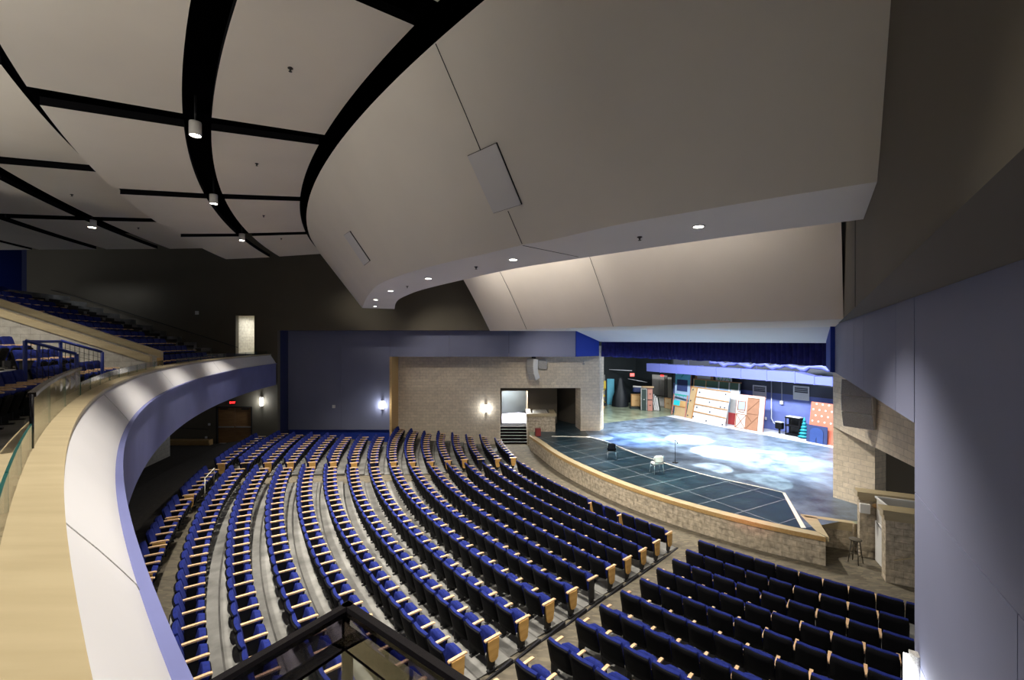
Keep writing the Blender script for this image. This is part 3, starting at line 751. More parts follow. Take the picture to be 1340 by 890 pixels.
# reflector B nearer the stage
L0, L1 = (-1.24, 24.6), (8.9, 11.8)
U0, U1 = (-3.3, 23.6), (7.45, 10.0)
def lerp(a, b, t): return tuple(a[i] * (1 - t) + b[i] * t for i in range(len(a)))
rows = []
for k in range(9):
    t = k / 8; hh = .6 + 3.9 * t; off = .12 * sin(pi * t)
    rows.append([(lerp(L0, L1, i / 24)[0] * (1 - t) + lerp(U0, U1, i / 24)[0] * t - .5 * sin(pi * i / 24) * .4, lerp(L0, L1, i / 24)[1] * (1 - t) + lerp(U0, U1, i / 24)[1] * t - .3 * sin(pi * i / 24) * .4, EYE + hh + off) for i in range(25)])
m = MB(); m.strip(rows, 0, False, True); struct(m, 'ceiling_reflector', ['cloud'])
rowB = rows[0]
# flat lip and pale sloping soffit down to the proscenium
m = MB()
br = [lerp((4.05, 27.6, EYE + .66), (10.3, 13.7, EYE + .46), i / 24) for i in range(25)]
pr = [lerp((5.95, 29.6, EYE - .02), (12.6, 17.2, EYE - .06), i / 24) for i in range(25)]
m.strip([rowB, br], 0, False, False); m.strip([br, pr], 1, False, False)
m.face([rowB[0], br[0], (4.05, 27.6, EYE + 1.2), (-1.3, 24.6, EYE + 1.2)])
m.strip([pr, [(p[0] + .2, p[1] + .1, p[2] + 3.5) for p in pr]], 2, False, False)
struct(m, 'ceiling_soffit', ['cloud', 'white', 'black'])
SOF = m
# access panels and joints lying on reflector A
bvh = BVHTree.FromPolygons(RA.data.vertices and [v.co.copy() for v in RA.data.vertices], [tuple(p.vertices) for p in RA.data.polygons])
def onA(u, v, off=.02):
    d = Vector(((u - 670) / F, 1, (HZ - v) / F)).normalized()
    h = bvh.ray_cast(Vector((0, 0, EYE)), d)
    if h[0] is None: return None
    n = h[1] if h[1].dot(d) < 0 else -h[1]
    return h[0] + n * off
def panel_on(px, name, label, mat='white'):
    P = [onA(*p) for p in px]
    if any(p is None for p in P): print('panel missed', name); return
    m = MB(); c = sum(P, Vector()) / 4; n = (P[1] - P[0]).cross(P[2] - P[0]).normalized()
    if n.dot(Vector((0, 0, EYE)) - c) < 0: n = -n
    def plate_(sc, z0, z1):
        a = [c + (p - c) * sc for p in P]; lo = [p + n * z0 for p in a]; hi = [p + n * z1 for p in a]
        m.face(hi); m.face(lo[::-1])
        for i in range(4): m.face([lo[i], lo[(i + 1) % 4], hi[(i + 1) % 4], hi[i]])
    plate_(.985, -.01, .02); o = m.build(name, mat)
    m = MB(); plate_(1.0, -.02, .008); f = m.build('panel_frame', 'joint', o)
    me = o.data; cc = c.copy(); me.transform(Matrix.Translation(-cc)); f.data.transform(Matrix.Translation(-cc)); o.location = cc
    tag(o, label, 'access panel'); return o
panel_on([(613, 203), (650.5, 186), (683.5, 267), (647, 278.5)], 'access_panel', 'large rectangular access panel in the sloping ceiling reflector')
panel_on([(451, 307), (458.5, 302), (485, 341), (477.5, 347)], 'access_panel', 'narrow pale access panel low at the far end of the reflector')
m = MB()
for seg in ([(570.5, 57), (590, 103), (610, 150), (629, 196)], [(665, 276), (674, 297), (683.5, 319)]):
    P = [onA(u, v, .006) for u, v in seg]; P = [p for p in P if p is not None]
    if len(P) > 1: m.tube(P, .007, 5)
A_, B_ = at(684, 321, -hA), at(757, 336, -hA); m.tube([(*A_, EYE + hA - .004), (*B_, EYE + hA - .004)], .006, 5)
def onplane(u, v, p0, n):
    d = Vector(((u - 670) / F, 1, (HZ - v) / F)); n = Vector(n); p0 = Vector(p0); o = Vector((0, 0, EYE))
    return o + d * ((p0 - o).dot(n) / d.dot(n))
rowT = rows[-1]
for i in (5, 13):
    m.tube([Vector(r[i]) + Vector((-.02, -.03, 0)) for r in rows], .008, 5)
struct(m, 'trim_9', ['joint'])
# lamps in the reflector underside
def downlight(p, z, label, r=.085):
    o = empty('recessed_downlight', (*p, z), 0, label, 'downlight')
    m = MB(); m.lathe([(r * .8, -.012), (r, -.012), (r * 1.12, -.006), (r * 1.12, 0)], n=20); m.build('trim_ring', 'plate', o)
    m = MB(); m.lathe([(.001, -.008), (r * .8, -.012)], n=20); m.build('lens', 'lamp', o)
    return o
DLS = []
for (u, v), lab in zip([(914, 296), (671.5, 339.5), (560.5, 364.3), (511.2, 380.5), (491.5, 392.2), (491, 400.8)],
        ['brightest round downlight in the reflector underside, nearest the camera', 'round downlight in the reflector underside, second from the camera', 'round downlight in the reflector underside, third from the camera',
         'small round downlight where the reflector underside begins to curl', 'small round downlight near the far tip of the reflector underside', 'small round downlight closest to the far tip of the reflector']):
    p = at(u, v, -hA); DLS.append(p); downlight(p, EYE + hA, lab, .10 if v > 300 else .09)
cb_v, cb_f = [], []
for ob in COL.objects:
    if ob.name.startswith('ceiling_panel'):
        b0_ = len(cb_v); cb_v += [v.co.copy() for v in ob.data.vertices]; cb_f += [[b0_ + i for i in f.vertices] for f in ob.data.polygons]
cbvh = BVHTree.FromPolygons(cb_v, cb_f)
def sprinkler(p, z, label):
    o = empty('sprinkler_head', (*p, z), 0, label, 'sprinkler')
    m = MB(); m.lathe([(.001, .0), (.045, 0), (.045, -.012), (.02, -.02), (.012, -.05), (.001, -.055)], n=10)
    m.lathe([(.001, -.06), (.03, -.06), (.03, -.064), (.001, -.066)], n=10); m.build('head', 'iron', o); return o
for u, v, lab in ((837, 310, 'small dark sprinkler head right of the joint in the reflector underside'), (623, 349, 'small dark sprinkler head between downlights in the reflector underside'), (533, 374.5, 'small dark sprinkler head near the curl of the reflector underside')):
    sprinkler(at(u, v, -hA), EYE + hA, lab)
for u, v, h, lab in ((380, 89, 4.72, 'dark sprinkler head in the ceiling panel nearest the top edge'), (336, 214, 4.72, 'dark sprinkler head in the ceiling panel below the widest one'), (345, 282, 4.72, 'dark sprinkler head in the third ceiling panel toward the side wall'),
                     (368, 312, 4.72, 'dark sprinkler head in the ceiling panel near the side wall'), (94, 254.5, 4.86, 'dark sprinkler head in the balcony ceiling panel, upper left'), (181, 298, 4.86, 'dark sprinkler head in the small balcony ceiling panel'), (5, 281, 4.72, 'dark sprinkler head in the ceiling at the left edge')):
    hit = cbvh.ray_cast(Vector((0, 0, EYE)), Vector(((u - 670) / F, 1, (HZ - v) / F)).normalized())[0]
    if hit: sprinkler((hit.x, hit.y), hit.z, lab)
    else: print('sprinkler missed', u, v)
# cylinder lights hanging in the dark gaps
def can(p, z, label, r=.135, h=.34):
    o = empty('ceiling_can_light', (*p, z), 0, label, 'ceiling light')
    m = MB(); m.lathe([(.001, h), (r * .97, h), (r, h - .02), (r, .0), (r * .9, 0), (r * .88, .04)], n=22); m.build('housing', 'can', o)
    m = MB(); m.lathe([(.001, .018), (r * .88, .018)], n=22); m.build('lens', 'lamp', o)
    m = MB(); m.tube([(0, 0, h), (0, 0, h + .9)], .02, 8); m.build('stem', 'iron', o)
    return o
CANS = []
for u, v, h, lab in ((255.5, 178, 4.42, 'largest white cylinder light, in the wide dark ceiling gap'), (279.5, 267, 4.40, 'white cylinder light in the curved gap, second from the camera'), (316.5, 315, 4.38, 'small white cylinder light in the curved gap, third from the camera'),
                     (120.5, 298, 4.60, 'white cylinder light where gaps cross over the balcony'), (7.5, 304, 4.60, 'white cylinder light over the balcony at the left edge')):
    p = at(u, v, -h); CANS.append((p, EYE + h)); can(p, EYE + h, lab, .115 if h < 4.5 else .14, .30)

# ------------------------------------------------------------------ balcony
BA0, BA1 = -126.9, -173.5
n = 110
m = MB()
prof = [(42.42, .84), (42.36, .93), (42.27, 1.06), (42.18, 1.20), (42.12, 1.30), (42.11, 1.33)]
cur = [[(*pol(R, BA0 + (BA1 - BA0) * i / n, CB), zz(d)) for i in range(n + 1)] for R, d in prof]
m.strip(cur, 0, False, True)
m.sweep([(42.05, 1.33), (42.13, 1.33), (42.13, 1.37), (42.05, 1.37)], BA0, BA1, n, CB, 1)
m.sweep([(42.10, 1.37), (42.5, 1.37), (42.5, 2.64), (42.10, 2.64)], BA0, BA1, n, CB, 2)
struct(m, 'balcony_front', ['ledge_white', 'fascia', 'fascia'])
m = MB()
for a_ in (-134.1, -143.0, -152.0, -161.0):
    m.tube([(*pol(R - .001, a_, CB), zz(d) + .002) for R, d in prof], .003, 5)
struct(m, 'trim_10', ['grille'])
m = MB(); m.sweep([(42.39, .76), (42.72, .76), (42.72, .80), (42.39, .80)], BA0, BA1, n, CB, 0); m.sweep([(42.40, .80), (42.46, .80), (42.46, .845), (42.40, .845)], BA0, BA1, n, CB, 1)
struct(m, 'balcony_ledge', ['maple', 'grille'])
m = MB(); m.sweep([(42.48, .80), (42.70, .80), (42.70, 1.4), (42.48, 1.4)], BA0, BA1, n, CB, 0); struct(m, 'balcony_parapet', ['greyblock'])
BR0 = 43.75
def zb(k): return EYE - 1.40 + .34 * k          # floor of balcony row k
m = MB(); nn = 60
def arcb(R, z): return [(*pol(R, -127 + (-173.3 + 127) * i / nn, CB), z) for i in range(nn + 1)]
cv = [arcb(42.7, zb(0)), arcb(BR0 + .45, zb(0))]
for k in range(1, 13): cv += [arcb(BR0 - .45 + .9 * k, zb(k)), arcb(BR0 + .45 + .9 * k, zb(k))]
m.strip(cv, 0, False, False); struct(m, 'floor_balcony', ['tread'])
m = MB(); m.strip([arcb(42.4, EYE - 2.62), arcb(56, EYE - 2.62)], 0, False, False); struct(m, 'ceiling_under_balcony', ['brown2'])
# stair flight beside the far wall
m = MB()
for k in range(0, 24):
    R = BR0 - .9 + .45 * k; m.sweep([(R, 1.41 - .17 * (k - 1)), (R + .47, 1.41 - .17 * (k - 1)), (R + .47, 1.9 - .17 * (k - 1)), (R, 1.9 - .17 * (k - 1))], -167.2, -171.5, 4, CB, 0)
struct(m, 'stair', ['darkcarpet'])
# vomitory side walls with sloping maple caps
def ray_out(R, a, c=CB): return pol(R, a, c)
def vom(a, d0, name_label):
    o = empty('vomitory_wall', (*pol(42.95, a, CB), EYE - 1.4), rad(a), name_label, 'guard wall')
    L = 9.5; t = .10; s = .415
    m = MB(); z0 = 1.4 - d0
    m.prism([(0, -t), (L, -t), (L, t), (0, t)], [-.2, -.2, -.2, -.2], [z0 - .18, z0 - .18 + s * L, z0 - .18 + s * L, z0 - .18]); m.build('block_wall', 'greyblock', o)
    m = MB(); T = t + .03
    m.prism([(-.05, -T), (L, -T), (L, T), (-.05, T)], [z0 - .20, z0 - .20 + s * L, z0 - .20 + s * L, z0 - .20], [z0, z0 + s * L, z0 + s * L, z0]); m.build('maple_cap', 'maple', o)
    m = MB(); m.prism([(-.05, -T), (.06, -T), (.06, T), (-.05, T)], -.2, z0 - .2); m.build('maple_end_post', 'maple_dark', o)
    return o
vom(-155.25, .33, 'farther sloping maple-capped guard wall rising through the balcony seats')
vom(-153.65, .46, 'nearer sloping maple-capped grey block wall rising through the balcony seats')
m = MB()
for a, b in ((-155.2, -153.7),):
    m.sweep([(44.4, 2.6), (53, 2.6), (53, 1.6), (44.4, 1.6)], a, b, 4, CB)
struct(m, 'stair', ['darkcarpet'])
# glass guard on the ledge: low, tall in front of the aisle, low again
def glass_run(a0, a1, hgt, label, nseg, R=42.57, cap_=False, mat='glass'):
    mid = pol(R, (a0 + a1) / 2, CB); o = empty('glass_guard', (*mid, zz(.76)), 0, label, 'glass guard')
    for i in range(nseg):
        s0 = a0 + (a1 - a0) * i / nseg; s1 = a0 + (a1 - a0) * (i + 1) / nseg; gp = .012 * (1 if s1 > s0 else -1)
        m = MB(); q = 3
        inn = [(pol(R - .006, s0 + gp + (s1 - s0 - 2 * gp) * j / q, CB)) for j in range(q + 1)]; ou = [(pol(R + .006, s0 + gp + (s1 - s0 - 2 * gp) * j / q, CB)) for j in range(q + 1)]
        L = lambda c_, z: [(p[0] - mid[0], p[1] - mid[1], z) for p in c_]
        m.strip([L(inn, 0), L(inn, hgt)], 0, False, False); m.strip([L(ou, 0), L(ou, hgt)], 0, False, False)
        m.strip([L(inn, hgt), L(ou, hgt)], 1, False, False); m.strip([L(inn, 0), L(ou, 0)], 1, False, False)
        for j in (0, -1): m.face([L(inn, 0)[j], L(ou, 0)[j], L(ou, hgt)[j], L(inn, hgt)[j]], mi=1)
        m.build('glass_pane', [mat, 'teal'], o)
    if cap_:
        m = MB(); cc = [(pol(R - .022, a0 + (a1 - a0) * j / 8, CB)) for j in range(9)]; dd = [(pol(R + .022, a0 + (a1 - a0) * j / 8, CB)) for j in range(9)]
        L = lambda c_, z: [(p[0] - mid[0], p[1] - mid[1], z) for p in c_]
        m.strip([L(cc, hgt - .02), L(cc, hgt + .012), L(dd, hgt + .012), L(dd, hgt - .02)], 0, True, False)
        m.face([L(cc, hgt - .02)[0], L(cc, hgt + .012)[0], L(dd, hgt + .012)[0], L(dd, hgt - .02)[0]]); m.build('cap_rail', 'capdark', o)
        m = MB(); p = pol(R, a0, CB); m.tube([(p[0] - mid[0], p[1] - mid[1], 0), (p[0] - mid[0], p[1] - mid[1], hgt)], .012, 8); m.build('end_post', 'capdark', o)
    return o
def angB(u, d_, v):
    x, y = at(u, v, d_); return to_deg(deg(atan2(y - CB[1], x - CB[0])))
gA0, gA1 = angB(38.5, .76, 587.4), angB(96.5, .76, 518.2)
glass_run(-129.6, gA0 + .05, .18, 'low glass guard on the maple ledge at the lower left', 6)
glass_run(gA0, gA1, .385, 'tall glass guard with dark cap rail on the maple ledge', 3, cap_=True)
glass_run(gA1 - .05, -153.4, .18, 'low glass guard run in front of the far balcony seats', 9)
glass_run(-155.6, -171.9, .18, 'low glass guard at the far end of the balcony ledge', 8)
# near corner guard of glass with a dark rail (foreground)
P0 = Vector((-.232, .62)); dl = Vector((-.096, -.145)).normalized(); dr_ = Vector((.182, -.142)).normalized()
PL = P0 + dl * 1.0; PR = P0 + dr_ * 1.35
o = empty('corner_glass_guard', (P0.x, P0.y, zz(1.33)), 0, 'glass corner guard with dark metal rail in the foreground', 'glass guard')
zt = zz(.37) - zz(1.33)
def seg_glass(a, b, name, nsplit):
    for i in range(nsplit):
        p = a.lerp(b, i / nsplit + (.004 if i else 0)); q = a.lerp(b, (i + 1) / nsplit - .004)
        m = MB(); m.wall(tuple(p - P0), tuple(q - P0), 0.0, zt - .05, .010); m.build('glass_pane', 'glassnear', o)
seg_glass(P0, PL, 'l', 1); seg_glass(P0, PR, 'r', 2)
def rail_pair(W, z0, z1, name, mat):
    """one mitred profile running PL - P0 - PR"""
    n1 = Vector((-dl.y, dl.x)); n2 = Vector((dr_.y, -dr_.x))
    if n1.dot(dr_) < 0: n1 = -n1
    if n2.dot(dl) < 0: n2 = -n2
    bis = (dl + dr_).normalized(); k = 1 / max(.2, bis.dot(n1))
    secs = []
    for c_, nv, kk in ((PL, n1, 1), (P0, bis, k), (PR, n2, 1)):
        secs.append([(*(c_ - P0 + nv * kk * x), z) for x, z in ((-W, z0), (-W, z1 - .004), (-W * .6, z1), (W * .6, z1), (W, z1 - .004), (W, z0))])
    m = MB()
    for A_, B_ in zip(secs, secs[1:]):
        for i in range(6):
            j = (i + 1) % 6; m.face([A_[i], A_[j], B_[j], B_[i]])
    m.face(secs[0]); m.face(secs[-1][::-1]); m.build(name, mat, o)
rail_pair(.0085, zt - .010, zt, 'cap_rail', 'capdark')
rail_pair(.0125, zt - .050, zt - .010, 'glazing_channel', 'glasschan')
rail_pair(.0130, zt - .053, zt - .050, 'channel_lip', 'capdark')
m = MB(); m.tube([(0, 0, 0), (0, 0, zt)], .008, 8); m.build('corner_post', 'capdark', o)
pm = P0.lerp(PL, .13); m = MB(); m.tube([(*(pm - P0), 0), (*(pm - P0), zt - .04)], .0035, 6); m.build('pane_joint', 'metal', o)
# blue guard rails between balcony seat blocks
def blue_rail(a, label, R_a=43.3, R_b=44.05, hh=1.14):
    p0 = pol(R_a, a, CB); o = empty('blue_guard_rail', (*p0, zb(0)), rad(a), label, 'guard rail'); L = R_b - R_a
    t = .028
    m = MB(); m.tube([(0, 0, 0), (0, 0, hh)], .035, 4); m.build('post', 'rail_blue', o); m = MB(); m.tube([(L, 0, 0), (L, 0, hh + .28)], .035, 4); m.build('post', 'rail_blue', o)
    m = MB(); m.tube([(0, 0, hh), (L, 0, hh + .28)], .032, 4); m.build('top_rail', 'rail_blue', o)
    m = MB(); m.tube([(0, 0, .15), (L, 0, .43)], .02, 4)
    for i in range(1, 9): m.tube([(L * i / 9, 0, .15 + .28 * i / 9), (L * i / 9, 0, hh + .28 * i / 9)], .006, 4)
    for i in range(1, 8): m.tube([(0, 0, .15 + i * .12), (L, 0, .43 + i * .12)], .004, 4)
    m.build('mesh_infill', 'iron', o)
blue_rail(-147.35, 'blue sloping guard rail nearest the tall glass in the balcony')
blue_rail(-149.95, 'blue sloping guard rail nearest the grey block wall in the balcony')
a0_, a1_ = pol(44.05, -147.35, CB), pol(44.05, -149.95, CB)
o = empty('blue_cross_rail', (*a0_, zb(1)), 0, 'dark blue cross rail joining the two sloping balcony rails', 'guard rail')
m = MB(); d_ = (a1_[0] - a0_[0], a1_[1] - a0_[1]); m.tube([(0, 0, 1.06), (d_[0], d_[1], 1.06)], .03, 4); m.build('top_rail', 'rail_blue', o)
m = MB(); m.tube([(d_[0] * .35, d_[1] * .35, 0), (d_[0] * .35, d_[1] * .35, 1.06)], .03, 4); m.build('post', 'rail_blue', o)

# ------------------------------------------------------------------ seats
def tilt(y, z, a): return Matrix.Translation((0, y, z)) @ Matrix.Rotation(a, 4, 'X')
def cushion_pts(w, h, t, n=6, round_top=True):
    """padded slab in x (width), z (height), thickness in y; rounded top corners and a domed front"""
    rows = []
    for j in range(n + 1):
        z = h * j / n; k = 1.0
        if round_top and j >= n - 1: k = .975 if j == n - 1 else .93
        rows.append((z, w / 2 * k))
    return rows
def pad(m, w, h, t, T, dome=.025, mi=0, curve=0.0, rt=.05):
    """slab w x h x t; front bulges toward +y, whole slab bows by curve"""
    NX, NZ = 5, 4
    def P(x, z, y): return tuple(T @ Vector((x, y + curve * (1 - (2 * x / w) ** 2) * -1, z)))
    xs = [-w / 2 + w * i / NX for i in range(NX + 1)]; zs = [h * j / NZ for j in range(NZ + 1)]
    def lim(x, z):   # squeeze the top corners
        if z > h - rt:
            q = (z - (h - rt)) / rt; return x * (1 - .06 * q), z
        return x, z
    def g(i, j, front):
        x, z = lim(xs[i], zs[j]); e = sin(pi * i / NX) * sin(pi * (j + .35) / (NZ + .7))
        return P(x, z - (rt * .35 if (j == NZ and i in (0, NX)) else 0), (t / 2 + dome * e) if front else -t / 2)
    for i in range(NX):
        for j in range(NZ):
            m.face([g(i + 1, j, 1), g(i, j, 1), g(i, j + 1, 1), g(i + 1, j + 1, 1)], mi=mi, smooth=True)
            m.face([g(i, j, 0), g(i + 1, j, 0), g(i + 1, j + 1, 0), g(i, j + 1, 0)], mi=mi, smooth=True)
    for i in range(NX):
        m.face([g(i, NZ, 0), g(i + 1, NZ, 0), g(i + 1, NZ, 1), g(i, NZ, 1)], mi=mi); m.face([g(i + 1, 0, 0), g(i, 0, 0), g(i, 0, 1), g(i + 1, 0, 1)], mi=mi)
    for j in range(NZ):
        m.face([g(0, j, 1), g(0, j, 0), g(0, j + 1, 0), g(0, j + 1, 1)], mi=mi); m.face([g(NX, j, 0), g(NX, j, 1), g(NX, j + 1, 1), g(NX, j + 1, 0)], mi=mi)
SW = .50
def mb_back():
    m = MB(); pad(m, SW, .49, .05, tilt(-.155, .385, rad(14)), .03, curve=.035); return m
def mb_shell():
    m = MB(); pad(m, SW + .015, .50, .03, tilt(-.195, .355, rad(14)), .0, curve=.035); return m
def mb_seat():
    m = MB(); pad(m, SW - .07, .37, .10, tilt(.015, .26, rad(-16)), .02, rt=.13); return m
def mb_pan():
    m = MB(); pad(m, SW - .06, .33, .03, tilt(.085, .24, rad(-16)), .0); return m
def mb_arm(sx):
    m = MB(); x = sx * .278
    pr = [(-.215, .0), (-.19, .012), (.14, .012), (.185, .0), (.185, -.018), (-.215, -.02)]
    A_ = [(x - .029, y, .632 + z) for y, z in pr]; B_ = [(x + .029, y, .632 + z) for y, z in pr]
    A2 = [(x - .018, y, .632 + z + (.006 if z > 0 else 0)) for y, z in pr]
    for i in range(6):
        j = (i + 1) % 6; m.face([A_[i], B_[i], B_[j], A_[j]])
    m.face(A_[::-1]); m.face(B_); return m
def mb_leg(sx):
    m = MB(); x = sx * .278
    m.prism([(x - .016, -.16), (x + .016, -.16), (x + .016, .03), (x - .016, .03)], .08, .612)
    m.prism([(x - .014, -.10), (x + .014, -.10), (x + .014, -.02), (x - .014, -.02)], .02, .09)
    m.prism([(x - .04, -.15), (x + .04, -.15), (x + .04, .05), (x - .04, .05)], 0, .025); return m
def mb_endpanel(sx):
    m = MB(); x0, x1 = (sx * .296, sx * .322)
    pr = [(-.16, .608), (.115, .608), (.108, .42), (.085, .24), (.05, .20), (-.02, .185), (-.08, .20), (-.115, .24), (-.15, .45)]
    A_ = [(x0, y, z) for y, z in pr]; B_ = [(x1, y, z) for y, z in pr]
    if sx < 0: A_, B_ = B_, A_
    n_ = len(pr)
    for i in range(n_):
        j = (i + 1) % n_; m.face([A_[i], A_[j], B_[j], B_[i]])
    m.face(A_); m.face(B_[::-1]); return m
PARTS = {'backrest': (mb_back(), 'fabric'), 'back_shell': (mb_shell(), 'shell'), 'seat_cushion': (mb_seat(), 'fabric'), 'seat_pan': (mb_pan(), 'shell'),
         'armL': (mb_arm(-1), 'arm'), 'armR': (mb_arm(1), 'arm'), 'legL': (mb_leg(-1), 'iron'), 'legR': (mb_leg(1), 'iron'), 'panL': (mb_endpanel(-1), 'panel'), 'panR': (mb_endpanel(1), 'panel')}
PNAME = {'armL': 'armrest', 'armR': 'armrest', 'legL': 'leg', 'legR': 'leg', 'panL': 'end_panel', 'panR': 'end_panel'}
PMESH = {}
for k, (mb, mt) in PARTS.items():
    t = mb.build(PNAME.get(k, k), mt); PMESH[k] = t.data; bpy.data.objects.remove(t)
seats = []   # (x, y, z, rotz, parts, label, group)
ORD = ['front', 'second', 'third', 'fourth', 'fifth', 'sixth', 'seventh', 'eighth', 'ninth', 'tenth', 'eleventh', 'twelfth', 'thirteenth', 'fourteenth', 'fifteenth', 'sixteenth', 'seventeenth', 'eighteenth', 'nineteenth', 'twentieth'] + ['%d%s' % (i, {1: 'st', 2: 'nd', 3: 'rd'}.get(i % 10, 'th')) for i in range(21, 60)]
def nth(i): return 'first' if i == 0 else ORD[i]
def row_of(k, s0, s1, R, c, z, blk, edge, pitch=.555, gaps=(), pan0=False, pan1=False, from1=False):
    """seats from angle s0 to s1 (s1 is the end that counting starts from when from1); with your back to the stage row"""
    L = abs(rad(s1 - s0)) * R
    nn = max(1, round(L / pitch)); w = (s1 - s0) / nn; sg = 1 if s1 > s0 else -1
    for i in range(nn):
        if i in gaps: continue
        a = s0 + w * (i + .5); p = pol(R, a, c)
        ps = ['backrest', 'back_shell', 'seat_cushion', 'seat_pan']
        ps += ['armL', 'legL']
        is_lo = (i == 0 if sg > 0 else i == nn - 1) or ((i - sg) in gaps)      # neighbour on the smaller-angle side missing
        is_hi = (i == nn - 1 if sg > 0 else i == 0) or ((i + sg) in gaps)
        if is_hi: ps += ['armR', 'legR']
        if is_lo and (pan0 if sg > 0 else pan1): ps += ['panL']
        if is_hi and (pan1 if sg > 0 else pan0): ps += ['panR']
        num = nn - 1 - i if from1 else i
        seats.append((p[0], p[1], z, rad(a + 90), ps, f'blue folding seat, {blk}, {ORD[k]} row, {nth(num)} seat from {edge}', blk))
for k in range(15):
    pn = k not in (5, 11)
    g = ()
    s1 = aR(k)
    if k == 0:
        row_of(0, aF(0), -147.2, RK(0), C, ZF[0], 'centre block', 'the far aisle', pan1=True)
        row_of(0, -146.8, -143.9, RK(0), C, ZF[0], 'centre block short trio', 'the far aisle', pan1=True)
        row_of(0, -143.55, s1, RK(0), C, ZF[0], 'centre block end trio', 'the near aisle', pan1=True, from1=True)
    else:
        row_of(k, aF(k), s1, RK(k), C, ZF[k], 'centre block', 'the near aisle', pan0=False, pan1=pn, from1=True)
for k in range(16):
    row_of(k, aW[k], aFF(k), RK(k), C, ZF[k], 'far block', 'the aisle', pan1=k not in (2, 8, 14), from1=True)
    if k < 15: row_of(k, aQ[k], -120.5, RK(k), C, ZF[k], 'near right block', 'the aisle', pitch=.535)
q = 0
for s0, s1 in ((-160.4, -155.9), (-155.2, -152.8), (-152.4, -150.2), (-149.7, -147.5), (-147.1, -145.2), (-144.8, -142.6)):
    row_of(15, s0, s1, RK(15) + .05, C, ZF[15], 'loose group ' + ['one', 'two', 'three', 'four', 'five', 'six'][q], 'the far aisle', pan1=True); q += 1
# removable seats' floor frames
# balcony blocks
for k in range(12):
    R = BR0 + .9 * k
    if k < 6: row_of(k, -135.6 if k else -136.4, -147.0, R, CB, zb(k), 'near balcony block', 'the tall glass', pan1=False)
    if k < 7: row_of(k, -150.2, -153.25, R, CB, zb(k), 'small balcony block', 'the blue rail')
    if k == 0: row_of(k, -147.6, -149.7, R, CB, zb(k), 'balcony block between blue rails', 'the nearer rail')
    row_of(k, -155.9, -166.4, R, CB, zb(k), 'far balcony block', 'the maple-capped wall')
def visible(x, y, z):
    D = EYE - (z + .6); v = HZ + F * D / y if y > .3 else 9999
    if y < .3: return None
    u = 670 + F * x / y
    if not (-45 < u < 1215 and v < 925): return None
    if v < -50: return None
    # hidden by the balcony front?
    if z < EYE - 2.7:
        # ray from camera (outside circle) to seat against the circle R=42.1 about CB
        dx, dy = x, y; a = dx * dx + dy * dy; b = -2 * (dx * CB[0] + dy * CB[1]); c_ = CB[0] ** 2 + CB[1] ** 2 - 42.2 ** 2
        disc = b * b - 4 * a * c_
        if disc > 0:
            t1 = (-b - sqrt(disc)) / 2 / a; t2 = (-b + sqrt(disc)) / 2 / a
            if 0 < t1 < 1 and D * t1 > 1.35 + .45: return None
            if 0 < t2 < 1 and D * t2 < 2.64 - .5: return None
        else: return None
    if u > 1196 + 12 and z < EYE - 2: return None
    return y * y + x * x + (D) ** 2
cand = []
for s in seats:
    r = visible(s[0], s[1], s[2])
    if r is not None: cand.append((r, s))
cand.sort(key=lambda q: q[0])
print('seats in view', len(cand), 'of', len(seats))
groups = {'centre block': 'folding seats of the centre block'}
def label_fix(t):
    t = t.replace('near right block', 'right block'); return t
for r, s in cand[:300]:
    x, y, z, rz, ps, lab, blk = s
    root = empty('theatre_seat', (x, y, z), rz, label_fix(lab), 'theatre seat', 'folding seats of the ' + blk if 'loose' not in blk and 'trio' not in blk and 'between' not in blk else 'folding seats of the auditorium')
    for p in ps:
        o = bpy.data.objects.new(PNAME.get(p, p), PMESH[p]); COL.objects.link(o); o.parent = root
# the remaining, smaller seats as one object
mats = ['fabric', 'shell', 'arm', 'iron', 'panel']
V_, F_, MI = [], [], []
for r, s in cand[300:]:
    x, y, z, rz, ps, lab, blk = s; c_, s_ = cos(rz), sin(rz)
    for p in ps:
        me = PMESH[p]; b = len(V_); mi = mats.index(PARTS[p][1])
        for v in me.vertices:
            q = v.co; V_.append((x + q.x * c_ - q.y * s_, y + q.x * s_ + q.y * c_, z + q.z))
        for f in me.polygons: F_.append([b + i for i in f.vertices]); MI.append(mi)
me = bpy.data.meshes.new('distant_theatre_seats'); me.from_pydata(V_, [], F_)
for k in mats: me.materials.append(M[k])
me.polygons.foreach_set('material_index', MI); me.update()
o = bpy.data.objects.new('distant_theatre_seats', me); COL.objects.link(o)
tag(o, 'distant rows of blue folding seats in the farther blocks and upper balcony', 'theatre seats', kind='stuff')
# metal floor loops ahead of the loose seats
for i, a in enumerate((-149.6, -147.6, -145.6)):
    p = pol(RK(15) - .45, a); o = empty('floor_frame', (*p, ZF[14] + .02), rad(a), ['black metal floor loop ahead of the loose seats, farthest one', 'black metal floor loop ahead of the loose seats, middle one', 'black metal floor loop ahead of the loose seats, nearest one'][i], 'floor frame')
    m = MB(); m.tube([(0, -.4, .01), (.0, .4, .01), (-.22, .4, .01), (-.22, -.4, .01), (0, -.4, .01)], .012, 6); m.build('loop', 'iron', o)
p = pol(RK(15), -157.9); o = empty('wheelchair_bay_rail', (*p, ZF[15]), rad(-157.9), 'cream metal frame rail standing behind the last row of seats', 'rail')
m = MB(); m.tube([(-.25, -.55, .0), (-.25, -.55, .98), (-.25, .75, .98), (-.25, .75, 0)], .018, 6); m.build('frame', 'tape', o)
